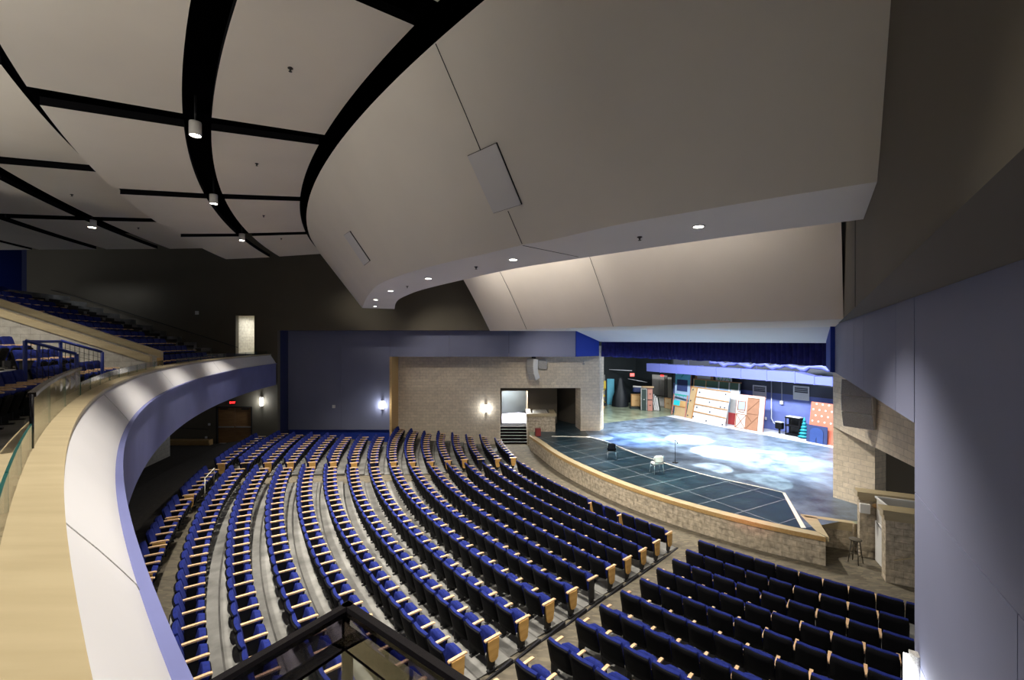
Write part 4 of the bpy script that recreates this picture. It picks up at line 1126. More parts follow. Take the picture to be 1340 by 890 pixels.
# ------------------------------------------------------------------ speakers and small fittings on the block walls
def line_array(o, w, seg_h, dep, n, bend, mats=('grille', 'offwhite')):
    """curved stack of wedge cabinets, front along -y, hanging down from the origin"""
    y, z, a = 0.0, 0.0, rad(-6)
    for i in range(n):
        T = Matrix.Translation((0, y, z)) @ Matrix.Rotation(a, 4, 'X')
        m = MB(); m.box((0, dep / 2, -seg_h / 2), (w, dep, seg_h * .985), T, bev=.02); b = m.build('cabinet', mats[1], o)
        m = MB(); m.box((0, -.012, -seg_h / 2), (w * .95, .03, seg_h * .94), T, bev=.01); m.build('grille', mats[0], b)
        y2 = T @ Vector((0, 0, -seg_h)); y, z = y2.y, y2.z; a -= rad(bend) * -1
    m = MB(); m.box((0, dep * .7, .12), (w * .5, .08, .26)); m.build('hanging_bracket', 'iron', o)
x_ = (691 - 670) / F * 29.0
o = empty('line_array_speaker', (x_ + .15, 28.75, EYE - 1.12), rad(-48), 'curved grey and white line array speaker hung on the tan block wall', 'speaker'); line_array(o, .62, .49, .42, 3, 14)
o = empty('wall_speaker', ((710 - 670) / F * 29.3, 29.35, EYE - 1.5), 0, 'small square grey speaker beside the curved array on the block wall', 'speaker')
m = MB(); m.box((0, 0, 0), (.6, .3, .62), bev=.03); m.build('cabinet', 'offwhite', o); m = MB(); m.box((0, -.16, 0), (.54, .03, .56)); m.build('grille', 'grille', o)
o = empty('wall_camera', ((763.5 - 670) / F * 29.5, 29.45, EYE - 1.5), 0, 'tiny grey camera mounted near the stage end of the block wall', 'camera')
m = MB(); m.box((0, 0, 0), (.16, .12, .08), bev=.02); m.tube([(0, 0, 0), (0, 0, .2)], .02); m.lathe([(.05, -.05), (.09, 0), (.05, .04)], n=12); m.build('body', 'grille', o)
p = at(1106, 510, 1.75)
o = empty('line_array_speaker', (10.83, 13.8, EYE - 1.20), rad(-61), 'large curved grey line array speaker on the near block wall', 'speaker'); line_array(o, .86, .52, .42, 3, 10)
# wooden rim visible beside the near speaker
# ------------------------------------------------------------------ stage dressing
def spt(u, v): return at(u, v, 6.02)
def flat_at(name, u0, v0, u1, v1, hgt, lean, label, cat, dz=0.0, p=None):
    """Empty at the left foot; local x along the foot line to the right, z up, -y toward the house"""
    a, b = Vector(spt(u0, v0)), Vector(spt(u1, v1))
    if p: a, b = Vector(S(p, bs(u0, p))), Vector(S(p, bs(u1, p)))
    d = b - a
    o = empty(name, (a.x, a.y, STG + .01 + dz), atan2(d.y, d.x), label, cat)
    T = Matrix.Rotation(-rad(lean), 4, 'X')
    return o, d.length, hgt / cos(rad(lean)), T
def slab(m, T, x0, x1, z0, z1, y0=0, y1=.03, mi=0):
    m.box(((x0 + x1) / 2, (y0 + y1) / 2, (z0 + z1) / 2), (x1 - x0, y1 - y0, z1 - z0), T, mi=mi)
def part(o, name, mat, T, rects, y0, y1, bar=None):
    m = MB()
    for r in rects: slab(m, T, *r, y0, y1)
    return m.build(name, mat, o)
def bar(m, T, a, b, w, y0, y1):
    a, b = Vector((a[0], 0, a[1])), Vector((b[0], 0, b[1])); d = b - a; L = d.length; an = -atan2(d.z, d.x)
    m.box((0, (y0 + y1) / 2, 0), (L, y1 - y0, w), T @ Matrix.Translation((a + b) / 2) @ Matrix.Rotation(an, 4, 'Y'))

# tall painted flat with a dark window
o, W, H, T = flat_at('scenery_flat', 882, 541.5, 902, 545.0, 3.35, 3, 'tall teal and sky blue scenery flat with dark square window', 'scenery flat', p=29.3)
part(o, 'canvas', 'teald', T, [(0, W, 0, H * .32)], 0, .04); part(o, 'canvas_sky', 'skyblue', T, [(0, W, H * .32, H * .74)], 0, .04); part(o, 'canvas_top', 'teal2' if False else 'aqua', T, [(0, W, H * .74, H)], 0, .04)
part(o, 'window_pane', 'navy2', T, [(W * .14, W * .82, H * .58, H * .86)], -.02, 0)
m = MB()
for i in range(7): bar(m, T, (W * (.1 + .12 * i), H * (.44 + .03 * (i % 2))), (W * (.16 + .12 * i), H * (.50 - .04 * (i % 2))), .05, -.012, 0)
bar(m, T, (W * .4, H * .92), (W * .55, H * .99), .09, -.012, 0); m.build('painted_leaves', 'teald', o)
part(o, 'edge_stile', 'pink', T, [(W, W + .07, 0, H)], -.02, .05)
# open wood frame in front
o, W, H, T = flat_at('wood_frame', 878.5, 542.5, 897, 546.5, 1.72, 9, 'low salmon-coloured wood frame leaning before the teal flat', 'scenery flat')
part(o, 'stile', 'pink', T, [(0, .09, 0, H)], -.03, .02); part(o, 'stile', 'pink', T, [(W - .09, W, 0, H)], -.03, .02)
part(o, 'rail', 'teald', T, [(.09, W - .09, H - .1, H)], -.03, .02); part(o, 'rail', 'batten', T, [(.09, W - .09, H * .42, H * .47)], -.03, .02)
part(o, 'ply_panel', 'ply', T, [(.3, W - .09, 0, H * .42)], .0, .02); part(o, 'ply_panel', 'tan', T, [(W * .5, W - .09, H * .47, H * .72)], .0, .02); part(o, 'teal_panel', 'teal2', T, [(.09, W * .5, H * .47, H * .70)], .0, .02)
# long white planked flat with battens
o, W, H, T = flat_at('scenery_flat', 897.5, 546.5, 948, 558.5, 2.45, 13, 'long white planked scenery flat with orange wood battens', 'scenery flat')
part(o, 'ply_end', 'ply', T, [(0, W * .17, 0, H)], 0, .04); part(o, 'white_boards', 'paper', T, [(W * .17, W, 0, H)], 0, .04)
m = MB()
for q in (.24, .47, .70, .985): slab(m, T, W * (.17 if q < .9 else 0), W, H * q - .035, H * q + .035, -.035, 0)
slab(m, T, W * .155, W * .18, 0, H, -.03, 0); m.build('batten', 'batten', o)
m = MB()
for x, z in ((.06, .9), (.05, .55), (.04, .08), (.25, .85), (.55, .6), (.25, .38), (.6, .32), (.2, .08), (.55, .04), (.9, .9), (.83, .52), (.93, .52), (.95, .04)):
    slab(m, T, W * x - .05, W * x + .05, H * z - .05, H * z + .05, -.03, 0)
m.build('corner_block', 'darkband', o)
# tall pale flat behind it
o, W, H, T = flat_at('scenery_flat', 905, 541, 966, 556.5, 3.0, 5, 'tall pale blue scenery flat with wood studs and red base', 'scenery flat', p=29.15)
part(o, 'canvas', 'skyblue', T, [(0, W, H * .28, H * .84)], 0, .04); part(o, 'canvas_white', 'paper', T, [(W * .82, W * .97, H * .28, H * .84)], -.005, .03); part(o, 'canvas_green', 'moss', T, [(0, W, H * .84, H)], 0, .04); part(o, 'canvas_red', 'redpaint', T, [(0, W, 0, H * .28)], 0, .04)
for x in (.0, .28, .56, .775, .97): part(o, 'stud', 'paper' if x > .5 else 'ply', T, [(W * x, W * x + .08, 0, H)], -.05, 0)
part(o, 'top_rail', 'batten', T, [(0, W + .06, H, H + .07)], -.05, .04)
# white barn flat with brown door
o, W, H, T = flat_at('scenery_flat', 961.5, 559.5, 997.5, 566.0, 2.30, 8, 'white barn-front scenery flat with brown cross-braced door', 'scenery flat')
part(o, 'barn_front', 'paper', T, [(0, W, 0, H)], 0, .04)
dr = part(o, 'barn_door', 'barn', T, [(W * .40, W * .83, 0, H * .93)], -.03, 0)
m = MB()
for a, b in (((.40, .47), (.83, .47)), ((.41, .52), (.82, .88)), ((.41, .03), (.82, .42)), ((.40, .93), (.83, .93)), ((.41, .42), (.60, .24))): bar(m, T, (W * a[0], H * a[1]), (W * b[0], H * b[1]), .045, -.045, -.03)
m.build('cross_brace', 'barnline', dr)
m = MB()
for a, b in (((.03, .02), (.37, .40)), ((.03, .40), (.37, .02)), ((.0, .42), (.38, .42)), ((.0, .01), (.38, .01)), ((.02, 0), (.02, .42)), ((.38, 0), (.38, .42))): bar(m, T, (W * a[0], H * a[1]), (W * b[0], H * b[1]), .045, -.02, 0)
m.build('painted_gate', 'barn', o)
wf = MB()
for a, b in (((.06, .55), (.33, .55)), ((.06, .80), (.33, .80)), ((.06, .52), (.06, .82)), ((.33, .52), (.33, .82)), ((.08, .49), (.31, .49))): bar(wf, T, (W * a[0], H * a[1]), (W * b[0], H * b[1]), .05, -.03, 0)
wf.build('window_frame', 'barn', o); part(o, 'window_pane', 'skyblue', T, [(W * .08, W * .31, H * .56, H * .79)], -.015, 0)
m = MB()
for x0, x1, z0, z1 in ((-.03, 0, 0, H), (W, W + .03, 0, H), (0, W, H, H + .03)): slab(m, T, x0, x1, z0, z1, -.01, .05)
m.build('edge', 'pink', o)
# polka dot flat with navy arch panel
o, W, H, T = flat_at('scenery_flat', 1057, 576.5, 1094, 584.5, 2.35, 8, 'orange scenery flat with white polka dots against blue wall', 'scenery flat')
part(o, 'orange_board', 'orange', T, [(0, W, 0, H)], 0, .04)
m = MB()
for i in range(5):
    for j in range(4):
        x, z = W * (.10 + .22 * i + (.10 if j % 2 else 0)), H * (.52 + .145 * j)
        if x < W - .06:
            m.lathe([(.001, .0), (.055, .0), (.055, .008)], T=T @ Matrix.Translation((x, -.002, z)) @ Matrix.Rotation(pi / 2, 4, 'X'), n=12)
m.build('white_dots', 'paper', o)
o, W, H, T = flat_at('arch_panel', 1055, 577.5, 1082, 582.8, 1.02, 4, 'low navy panel with a brighter blue draped arch', 'scenery flat')
part(o, 'navy_board', 'navy2', T, [(0, W, 0, H)], 0, .04)
m = MB(); P = [(W * .18, 0)] + [(W * .5 + W * .32 * cos(a), H * .62 + H * .25 * sin(a)) for a in [pi - pi * i / 10 for i in range(11)]] + [(W * .82, 0), (W * .56, 0), (W * .5, H * .35), (W * .44, 0)]
q = [tuple(T @ Vector((x, -.03, z))) for x, z in P]; q2 = [tuple(T @ Vector((x, 0, z))) for x, z in P]
m.face(q); m.face(q2[::-1])
for i in range(len(q)): m.face([q[i], q2[i], q2[(i + 1) % len(q)], q[(i + 1) % len(q)]])
m.build('blue_drape', 'midblue', o)
# pale banners above the tall flat
o, W, H, T = flat_at('banner', 909, 537, 929, 541.5, 3.67, 1, 'cream banner with wooden ends high behind the tall flat', 'banner', p=29.45)
part(o, 'sheet', 'paper', T, [(.2, W, H - .75, H)], 0, .03); part(o, 'wood_end', 'batten', T, [(0, .2, H - .8, H), (W, W + .25, H - .85, H - .05)], 0, .04); part(o, 'post', 'darkband', T, [(W * .4, W * .46, 0, H - .7)], .0, .04)
o, W, H, T = flat_at('banner', 936, 543.5, 957, 548, 3.5, 1, 'small cream sign with green brush lettering behind the tall flat', 'sign', p=29.45)
part(o, 'sheet', 'paper', T, [(0, W, H - .62, H)], 0, .03); part(o, 'post', 'darkband', T, [(W * .4, W * .46, 0, H - .6)], .0, .04)
w3 = word_mesh('3225', .58, 'lettering', 'green', o, tuple(T @ Vector((W * .5, -.012, H - .31))), (pi / 2, 0, 0))
# teal cone tree
o = empty('stage_tree', (*spt(1052.5, 573.5), STG + .01), 0, 'small bright teal cone tree beside the polka dot flat', 'prop tree')
m = MB()
for i in range(6):
    z = .08 + .19 * i; r = .36 - .052 * i; m.lathe([(.02, z + .26), (r * .55, z + .12), (r, z), (r * .5, z + .02)], n=14)
m.build('branches', 'cyan', o); m = MB(); m.lathe([(.05, 0), (.05, .12)], n=8); m.build('trunk', 'barnline', o)
# blue scroll cutouts
o = empty('scroll_cutout', (*spt(1086.5, 582), STG + .01), rad(-61), 'small blue curly scroll cutout by the stage wall edge', 'scenery prop')
m = MB()
m.tube([(.02 + .17 * cos(a), 0, .2 + .17 * sin(a)) for a in [2 * pi * i / 14 for i in range(15)]], .05, 6); m.tube([(.2 + .13 * cos(a), 0, .5 + .13 * sin(a)) for a in [2 * pi * i / 14 for i in range(12)]], .04, 6); m.tube([(.45, 0, 0), (.45, 0, .9)], .06, 6)
m.build('scroll', 'midblue', o)
# black plastic shelf unit
o = empty('shelf_unit', (*spt(1039.5, 570.3), STG + .005), rad(-62), 'black plastic two-tier shelf unit with white things on top', 'shelf')
for z in (.06, .62, 1.12):
    m = MB(); m.box((0, 0, z), (.95, .5, .09), bev=.02); m.build('shelf', 'shell', o)
for x in (-.42, .42):
    for y in (-.2, .2): m = MB(); m.tube([(x, y, .06), (x, y, 1.12)], .035, 8); m.build('post', 'shell', o)
m = MB(); m.box((0, .22, .6), (.8, .02, 1.0)); m.build('back_panel', 'iron', o)
o = empty('storage_tray', (*spt(1039.5, 570.3), STG + 1.172), rad(-62), 'white flat tray lying on the black shelf unit', 'tray'); m = MB(); m.box((0, 0, .03), (.85, .42, .06), bev=.02); m.build('tray', 'paper', o)
o = empty('orange_bottle', (spt(1048, 571)[0], spt(1048, 571)[1], STG + .67), 0, 'small teal and orange item on the black shelf', 'bottle') if False else None
# floor box with conduit
pw = S(29.75, bs(1009.5, 29.75))
o = empty('power_conduit', (*pw, STG + .5), 0, 'pale vertical conduit bending to a black power box', 'conduit')
q = Vector(spt(1020, 567.5)) - Vector(pw)
m = MB(); m.tube([(0, 0, 3.5), (0, 0, .3), (q.x * .3, q.y * .3, .05), (q.x, q.y, .0)], .035, 8); m.build('pipe', 'strip', o)
o = empty('power_box', (*spt(1020, 567.5), STG + .005), rad(-62), 'small black equipment box on a stand with white top', 'equipment box')
m = MB(); m.box((0, 0, .52), (.44, .3, .42), bev=.03); m.build('box', 'shell', o); m = MB(); m.box((0, 0, .76), (.46, .32, .05), bev=.01); m.build('lid', 'paper', o)
m = MB(); m.tube([(0, 0, 0), (0, 0, .32)], .06, 8); m.build('stand', 'iron', o)
def wall_box(u, d_, w, h, label, name='wall_vent'):
    b_ = bs(u, 29.85); p = S(29.84, b_); o = empty(name, (*p, EYE - d_), rad(-61.5), label, 'wall vent' if name == 'wall_vent' else 'wall box'); return o
for u, d_, lab in ((994, 3.52, 'white louvered wall vent behind the barn flat'), (1048.5, 3.32, 'white louvered wall vent above the black shelf unit')):
    o = wall_box(u, d_, .9, .8, lab)
    m = MB(); m.box((0, 0, .42), (.95, .06, .06)); m.box((0, 0, -.42), (.95, .06, .06)); m.box((-.45, 0, 0), (.06, .06, .84)); m.box((.45, 0, 0), (.06, .06, .84)); m.build('frame', 'white', o)
    m = MB()
    for i in range(7): m.box((0, -.02, -.34 + .115 * i), (.86, .10, .022), Matrix.Identity(4))
    m.box((0, .02, -.2), (.86, .03, .38)); m.build('louvers', 'white', o)
o = wall_box(1023.2, 4.08, .2, .3, 'small white box high on the blue stage wall', 'wall_box'); m = MB(); m.box((0, -.03, 0), (.2, .1, .24), bev=.02); m.tube([(0, 0, .1), (0, 0, 1.6)], .02, 6); m.build('box', 'paper', o)
o = wall_box(1002.5, 5.30, .2, .3, 'tiny white outlet on the blue wall beside the barn flat', 'wall_box'); m = MB(); m.box((0, -.03, 0), (.13, .06, .2), bev=.02); m.build('box', 'paper', o)
# duct along the rear wall
o = empty('air_duct', (*S(28.1, -27.6), EYE - 1.90), rad(-61.5), 'long periwinkle rectangular air duct under the stage valance', 'duct')
m = MB(); L1_ = 12.2; L2_ = 13.2
m.prism([(0, 0), (L1_, 0), (L1_, .8), (0, .8)], -.64, 0.03); m.prism([(L1_, 0), (L2_, .0), (L2_, .7), (L1_, .8)], [-.64, -.64, -.64, -.64], [.03, -.16, -.16, .03]); m.prism([(L2_, 0), (21, 0), (21, .7), (L2_, .7)], -.64, -.16)
m.build('duct_body', 'duct', o)
for x in (1.5, 3.2, 5.0, 6.7, 8.6, 10.4, 12.15, 13.25, 14.2, 16.6):
    m = MB(); h1 = .06 if x < 12.3 else -.13; m.prism([(x, -.03), (x + .05, -.03), (x + .05, .83), (x, .83)], -.67, h1); m.build('flange', 'duct', o)
for x in (4.0, 9.5, 14.5, 17.5): m = MB(); m.tube([(x, .4, 0), (x, .4, 1.4)], .015, 6); m.build('hanger', 'duct', o)
o = empty('pipe_wrap', (*S(28.95, -22.0), EYE - 1.60), rad(-61.5), 'lumpy pale blue wrapped pipe lying above the duct', 'pipe')
m = MB(); m.tube([(i * .25, .0, .10 * sin(i * .9) + .06 * sin(i * 2.3)) for i in range(50)], [.15 + .05 * sin(i * 1.7) for i in range(50)], 8); m.build('wrap', 'duct', o)
# ---- items in the left rear corner of the stage
def crate(name, u, v, w, d_, h, rz, mat, label, cat, z=0, band=None):
    o = empty(name, (*spt(u, v), STG + .005 + z), rad(rz), label, cat)
    m = MB(); m.box((0, 0, h / 2), (w, d_, h), bev=.02); m.build('body', mat, o)
    m = MB()
    for sx in (-1, 1): m.box((sx * w * .46, -d_ / 2 - .01, h / 2), (.05, .03, h * .98))
    m.box((0, -d_ / 2 - .01, h * .97), (w, .03, .05)); m.box((0, -d_ / 2 - .012, h * .5), (w * .3, .03, .05)); m.build('trim', band or 'iron', o)
    return o
o, W, H, T = flat_at('foam_board', 795.5, 529.5, 803.0, 529.8, 2.45, 2, 'tall light blue board standing by the dark stage wall', 'board')
m = MB(); m.prism([(0, 0), (W, 0), (W + .06, 0), (W + .06, .08), (-.12, .08), (-.05, 0)], 0, H); m.build('board', 'aqua', o)
# covered equipment under a black cloth
o = empty('covered_equipment', (*spt(812, 532), STG + .005), 0, 'tall pointed shape under a black draped cover', 'covered equipment')
m = MB(); n_ = 20
prof = [(.74, 0), (.72, .4), (.66, .9), (.50, 1.45), (.34, 1.9), (.26, 2.35), (.18, 2.65), (.05, 2.72)]
rings = []
for r, z in prof:
    rings.append([((r * (1 + .12 * sin(5 * 2 * pi * k / n_ + z)) * cos(2 * pi * k / n_)), r * .7 * (1 + .10 * sin(3 * 2 * pi * k / n_ - z)) * sin(2 * pi * k / n_), z) for k in range(n_)])
for a, b in zip(rings, rings[1:]):
    for k in range(n_): j = (k + 1) % n_; m.face([a[k], a[j], b[j], b[k]], smooth=True)
m.face(rings[-1]); m.build('cover', 'cover', o)
crate('wooden_cabinet', 832.5, 533.8, .95, .6, 1.05, -10, 'tan', 'tan wooden cabinet with dark base on the stage side', 'cabinet', z=.18, band='batten')
o = crate('cabinet_base', 833, 534.8, 1.15, .7, .17, -10, 'caseg', 'low black dolly under the tan cabinet', 'dolly')
crate('road_case', 842.2, 537.0, .50, .5, 1.95, -10, 'caseg', 'tall dark green black road case with steel trim', 'road case', band='grille')
crate('stacked_box', 850.2, 537.3, .50, .5, .98, -10, 'pink', 'salmon plywood box, lower of the two stacked', 'box'); crate('stacked_box', 850.2, 537.3, .50, .5, .95, -10, 'pink', 'salmon plywood box, upper of the two stacked', 'box', z=.99)
o = empty('plywood_sheet', (*spt(846, 536.5), STG + 1.98), rad(-10), 'tan plywood sheet lying on the stacked boxes', 'board'); m = MB(); m.box((0.1, 0, .05), (1.0, .5, .1)); m.build('sheet', 'ply', o)
o = empty('stored_rolls', (*spt(835.5, 532.5), STG + 1.25), rad(-10), 'dark bundle topped by white rolls above the tan cabinet', 'bundle')
m = MB(); m.box((0, .1, .3), (1.0, .5, .5), bev=.1); m.build('bundle', 'navy2', o)
m = MB(); m.tube([(-.5, 0, .62), (.6, 0, .55)], .09, 8); m.build('roll', 'paper', o)
for i in range(4):
    o, W, H, T = flat_at('leaning_board', 856.5 + 1.8 * i, 537.2 + .2 * i, 857.6 + 1.8 * i, 537.3 + .2 * i, 1.5 - .12 * i, 16, ['white-edged dark board, first of four leaning before the grey door', 'white-edged dark board, second of four leaning before the grey door', 'white-edged dark board, third of four leaning before the grey door', 'white-edged dark board, rightmost of four leaning before the grey door'][i], 'board')
    T = Matrix.Rotation(-rad(14), 4, 'Y') @ T
    part(o, 'board', 'caseg', T, [(0, .06, 0, H)], 0, .35); part(o, 'white_edge', 'paper', T, [(-.01, .07, 0, H)], -.04, 0)
pd = S(31.65, bs(863, 31.6))
o = empty('stage_door', (*S(31.62, bs(863, 31.6)), STG), rad(-61.5), 'tall grey steel door with a red tag at the stage rear', 'door')
m = MB(); m.box((0, 0, 1.45), (1.75, .08, 2.9)); m.build('door_frame', 'doorgrey', o)
for sx in (-1, 1): m = MB(); m.box((sx * .41, -.06, 1.25), (.78, .05, 2.4)); m.build('door_leaf', 'doorgrey', o)
m = MB(); m.box((.35, -.05, 2.87), (.36, .04, .09)); tag(m.build('red_tag', 'red', o), 'small lit red tag')
m = MB(); m.box((0, -.10, 1.0), (1.4, .05, .05)); m.build('push_bar', 'iron', o)
crate('yellow_box', 876.5, 534.6, .75, .5, .95, -60, 'ply', 'yellow plywood box standing right of the grey stage door', 'box', band='batten')
o = empty('grey_panel', (*S(31.4, bs(876, 31.4)), STG), rad(-61.5), 'tall pale grey panel with dark pipes between door and flats', 'panel')
m = MB(); m.box((0, 0, 1.4), (1.1, .08, 2.8)); m.build('panel', 'doorgrey', o); m = MB(); m.tube([(-.2, -.1, .6), (-.2, -.1, 2.8)], .04, 6); m.tube([(-.42, -.1, .7), (-.42, -.1, 2.8)], .04, 6); m.build('pipe', 'iron', o)
o = empty('exit_sign', (*at(827.3, 533, 6.02), EYE - 3.05), rad(0), 'glowing exit sign on the dark stage side wall', 'exit sign')
m = MB(); m.box((0, 0, 0), (.40, .08, .30), bev=.02); m.build('housing', 'signface', o); word_mesh('EXIT', .19, 'lettering', 'paper', o, (0, -.046, 0), (pi / 2, 0, 0))
p1, p2 = at(786, 528, 6.02), at(827, 532, 6.02)
o = empty('pipe_batten', (*p1, EYE - 2.68), 0, 'thin white pipe running along the dark stage side wall', 'pipe'); m = MB(); m.tube([(0, 0, 0), (p2[0] - p1[0], p2[1] - p1[1], -.02)], .035, 6); m.build('pipe', 'strip', o)
p1, p2 = at(822, 532, 6.02), at(847, 534, 6.02)
o = empty('pipe_batten', (*p1, EYE - 3.45), 0, 'short white pipe reaching toward the grey stage door', 'pipe'); m = MB(); m.tube([(0, 0, 0), (p2[0] - p1[0], p2[1] - p1[1], -.25)], .03, 6); m.build('pipe', 'strip', o)
# yellow personnel lift at the left edge of the opening
o = empty('work_lift', (*spt(787.5, 531), STG + .005), 0, 'yellow folding work lift at the left stage edge', 'lift')
m = MB(); m.box((0, 0, .12), (.9, .6, .16), bev=.03); m.build('base', 'iron', o)
m = MB(); m.tube([(-.1, 0, .2), (-.1, 0, 2.9)], .04, 6); m.tube([(.25, 0, .2), (.25, 0, 2.9)], .04, 6); m.build('mast', 'grille', o)
m = MB(); m.box((0, -.1, 2.0), (.62, .5, .7)); m.box((0, -.1, .95), (.5, .3, .16)); m.tube([(-.3, -.2, 1.0), (.3, -.2, 1.6)], .035, 6); m.tube([(.3, -.2, .3), (-.3, -.2, 1.0)], .035, 6); m.build('basket', 'yellow', o)
o = empty('tan_crate', (*spt(787, 534), STG + .005), 0, 'low tan crate on the floor before the yellow lift', 'crate'); m = MB(); m.box((0, 0, .1), (.5, .4, .2), bev=.02); m.build('crate', 'tan', o)
o = empty('red_box', (*spt(704, 571), STG + .012), rad(10), 'small dark red box at the far corner of the stage', 'box')
m = MB(); m.box((0, 0, .22), (.34, .28, .44), bev=.03); m.build('box', 'redbox', o); m = MB(); m.box((0, 0, .46), (.36, .3, .05), bev=.01); m.build('lid', 'redbox', o)

# chairs, microphone on the apron
def stack_chair(p, rz, shell, label):
    o = empty('stacking_chair', (*p, STG + .012), rz, label, 'chair')
    m = MB(); T = Matrix.Translation((0, -.19, .50)) @ Matrix.Rotation(rad(-8), 4, 'X'); pad(m, .44, .34, .03, T, .0, curve=.07, rt=.15); m.build('backrest', shell, o)
    m = MB(); T = Matrix.Translation((0, -.20, .44)) @ Matrix.Rotation(rad(-88), 4, 'X'); pad(m, .44, .42, .03, T, .0, curve=.03, rt=.1); m.build('seat', shell, o)
    for sx in (-1, 1):
        m = MB(); m.tube([(sx * .20, -.17, .45), (sx * .23, -.24, 0)], .012, 6); m.tube([(sx * .21, -.17, .42), (sx * .21, -.21, .84)], .011, 6); m.build('leg', 'metal', o)
        m = MB(); m.tube([(sx * .20, .17, .43), (sx * .24, .24, 0)], .012, 6); m.build('leg', 'metal', o)
    m = MB(); m.tube([(-.21, .19, .3), (.21, .19, .3)], .009, 6); m.build('cross_bar', 'metal', o)
    return o
stack_chair(spt(800.5, 601), rad(-14), 'shell', 'black shell chair with chrome legs farther from the camera on the apron')
stack_chair(spt(859.5, 619.5), rad(8), 'offwhite', 'pale clear shell chair with chrome legs nearer the microphone stand')
o = empty('microphone_stand', (*spt(883.5, 606), STG + .012), 0, 'thin black microphone stand alone on the bright stage', 'microphone stand')
m = MB(); m.lathe([(.14, 0), (.14, .015), (.03, .03), (.02, .04)], n=18); m.build('base', 'iron', o)
m = MB(); m.tube([(0, 0, .03), (0, 0, 1.12)], .012, 8); m.build('pole', 'iron', o)
m = MB(); m.tube([(0, 0, 1.12), (.10, -.05, 1.0)], .012, 6); m.lathe([(.001, 0), (.03, .02), (.03, .06), (.001, .08)], T=Matrix.Translation((.09, -.05, .95)), n=10); m.build('microphone', 'iron', o)
# valance curtain
A, B = Vector((6.15, 30.0)), Vector((13.5, 17.1)); d = (B - A); L = d.length; d.normalize(); nn_ = Vector((d.y, -d.x))
n_ = 420; m = MB(); cu = []
for z, s_ in ((EYE + .6, .5), (EYE - .1, .7), (EYE - .6, 1.0), (EYE - 1.02, 1.25)):
    cu.append([(*(A + d * (L * i / n_) + nn_ * (s_ * (.07 * sin(i * .95) + .03 * sin(i * .37 + 1)))), z - (.02 * sin(i * .21) if z < EYE - 1 else 0)) for i in range(n_ + 1)])
m.strip(cu, 0, False, True)
vo = m.build('stage_valance', 'velvet'); tag(vo, 'navy pleated velvet valance across the top of the stage opening', 'curtain')
vo.modifiers.new('t', 'SOLIDIFY').thickness = .01
m = MB(); A2, B2 = A + Vector((1.2, .65)), B + Vector((1.2, .65)); m.wall(tuple(A2), tuple(B2), EYE - 1.0, EYE + 3.4, .05)
o = m.build('border_curtain', 'black'); tag(o, 'black border curtain hanging behind the navy valance', 'curtain')

# ------------------------------------------------------------------ light
def spot(name, loc, tgt, power, size, blend=.3, col=(1, .93, .83), rad_=.08):
    l = bpy.data.lights.new(name, 'SPOT'); l.energy = power; l.spot_size = rad(size); l.spot_blend = blend; l.color = col; l.shadow_soft_size = rad_
    o = bpy.data.objects.new(name, l); COL.objects.link(o); o.location = loc
    o.rotation_euler = (Vector(tgt) - Vector(loc)).to_track_quat('-Z', 'Y').to_euler(); return o
def area(name, loc, tgt, power, sx, sy, col=(1, .96, .9)):
    l = bpy.data.lights.new(name, 'AREA'); l.energy = power; l.shape = 'RECTANGLE'; l.size = sx; l.size_y = sy; l.color = col
    o = bpy.data.objects.new(name, l); COL.objects.link(o); o.location = loc
    o.rotation_euler = (Vector(tgt) - Vector(loc)).to_track_quat('-Z', 'Y').to_euler(); return o
K = 4.0
# cylinder lights, then two added unseen lamps in the ceiling gap
for (p, z) in CANS[:3]:
    tc_ = Vector((C[0] - p[0], C[1] - p[1])).normalized() * 3.2; spot('can_or_added_light', (*p, z - .02), (p[0] + tc_.x, p[1] + tc_.y, 0), 1300 * K, 66, 1.0)
for (p, z) in CANS[3:]: spot('can_or_added_light', (*p, z - .02), (p[0], p[1], 0), 60 * K, 60, 1.0)
for R, a in ((38.95, -136.8), (38.95, -131.5)):
    p = pol(R, a); spot('can_or_added_light', (*p, EYE + 4.45), (*p, 0), 500 * K, 72, 1.0)
for p in DLS: spot('downlight', (p[0], p[1], EYE + hA - .03), (p[0], p[1], 0), 520 * K, 110, .7)
for (b_, pw_) in ((-11, 430), (-14.5, 430), (-18.0, 400)):
    p = S(15.2, b_); spot('downlight', (*p, EYE + .33), (*p, 0), pw_ * K, 125, .7)
for p in ((-15.25, YD - .22, EYE - 3.66), (-8.25, YB - .22, EYE - 4.04), (-1.75, YK - .22, EYE - 4.50), (sp(yy) - .22, yy - .12, EYE - 3.9)):
    l = bpy.data.lights.new('sconce_light', 'POINT'); l.energy = 45 if p[1] > 10 else 14; l.color = (.92, .95, 1); l.shadow_soft_size = .1; o = bpy.data.objects.new('sconce_light', l); COL.objects.link(o); o.location = p
# stage: work lights and front pools
for b_, e_ in ((-24, 900), (-20.5, 2200), (-17, 2600), (-13.5, 2600), (-10.5, 2200)):
    p = S(22.3, b_); area('stage_light', (*p, EYE + 2.2), (*S(23.2, b_), 0), e_ * .62, 2.4, .8, (.90, .95, 1))
# front-of-house colour washes on the apron
spot('apron_wash', (*pol(33.7, -150), EYE + 1.7), (*at(800, 600, 6.0), STG), 9000, 13, .9, (.15, .6, 1))
spot('apron_wash', (*pol(33.7, -147), EYE + 1.7), (*at(900, 625, 6.0), STG), 9000, 13, .9, (.1, .75, .75))
spot('apron_wash', (*pol(33.7, -143), EYE + 1.7), (*at(1010, 668, 6.0), STG), 6000, 12, .9, (1, .35, .3))
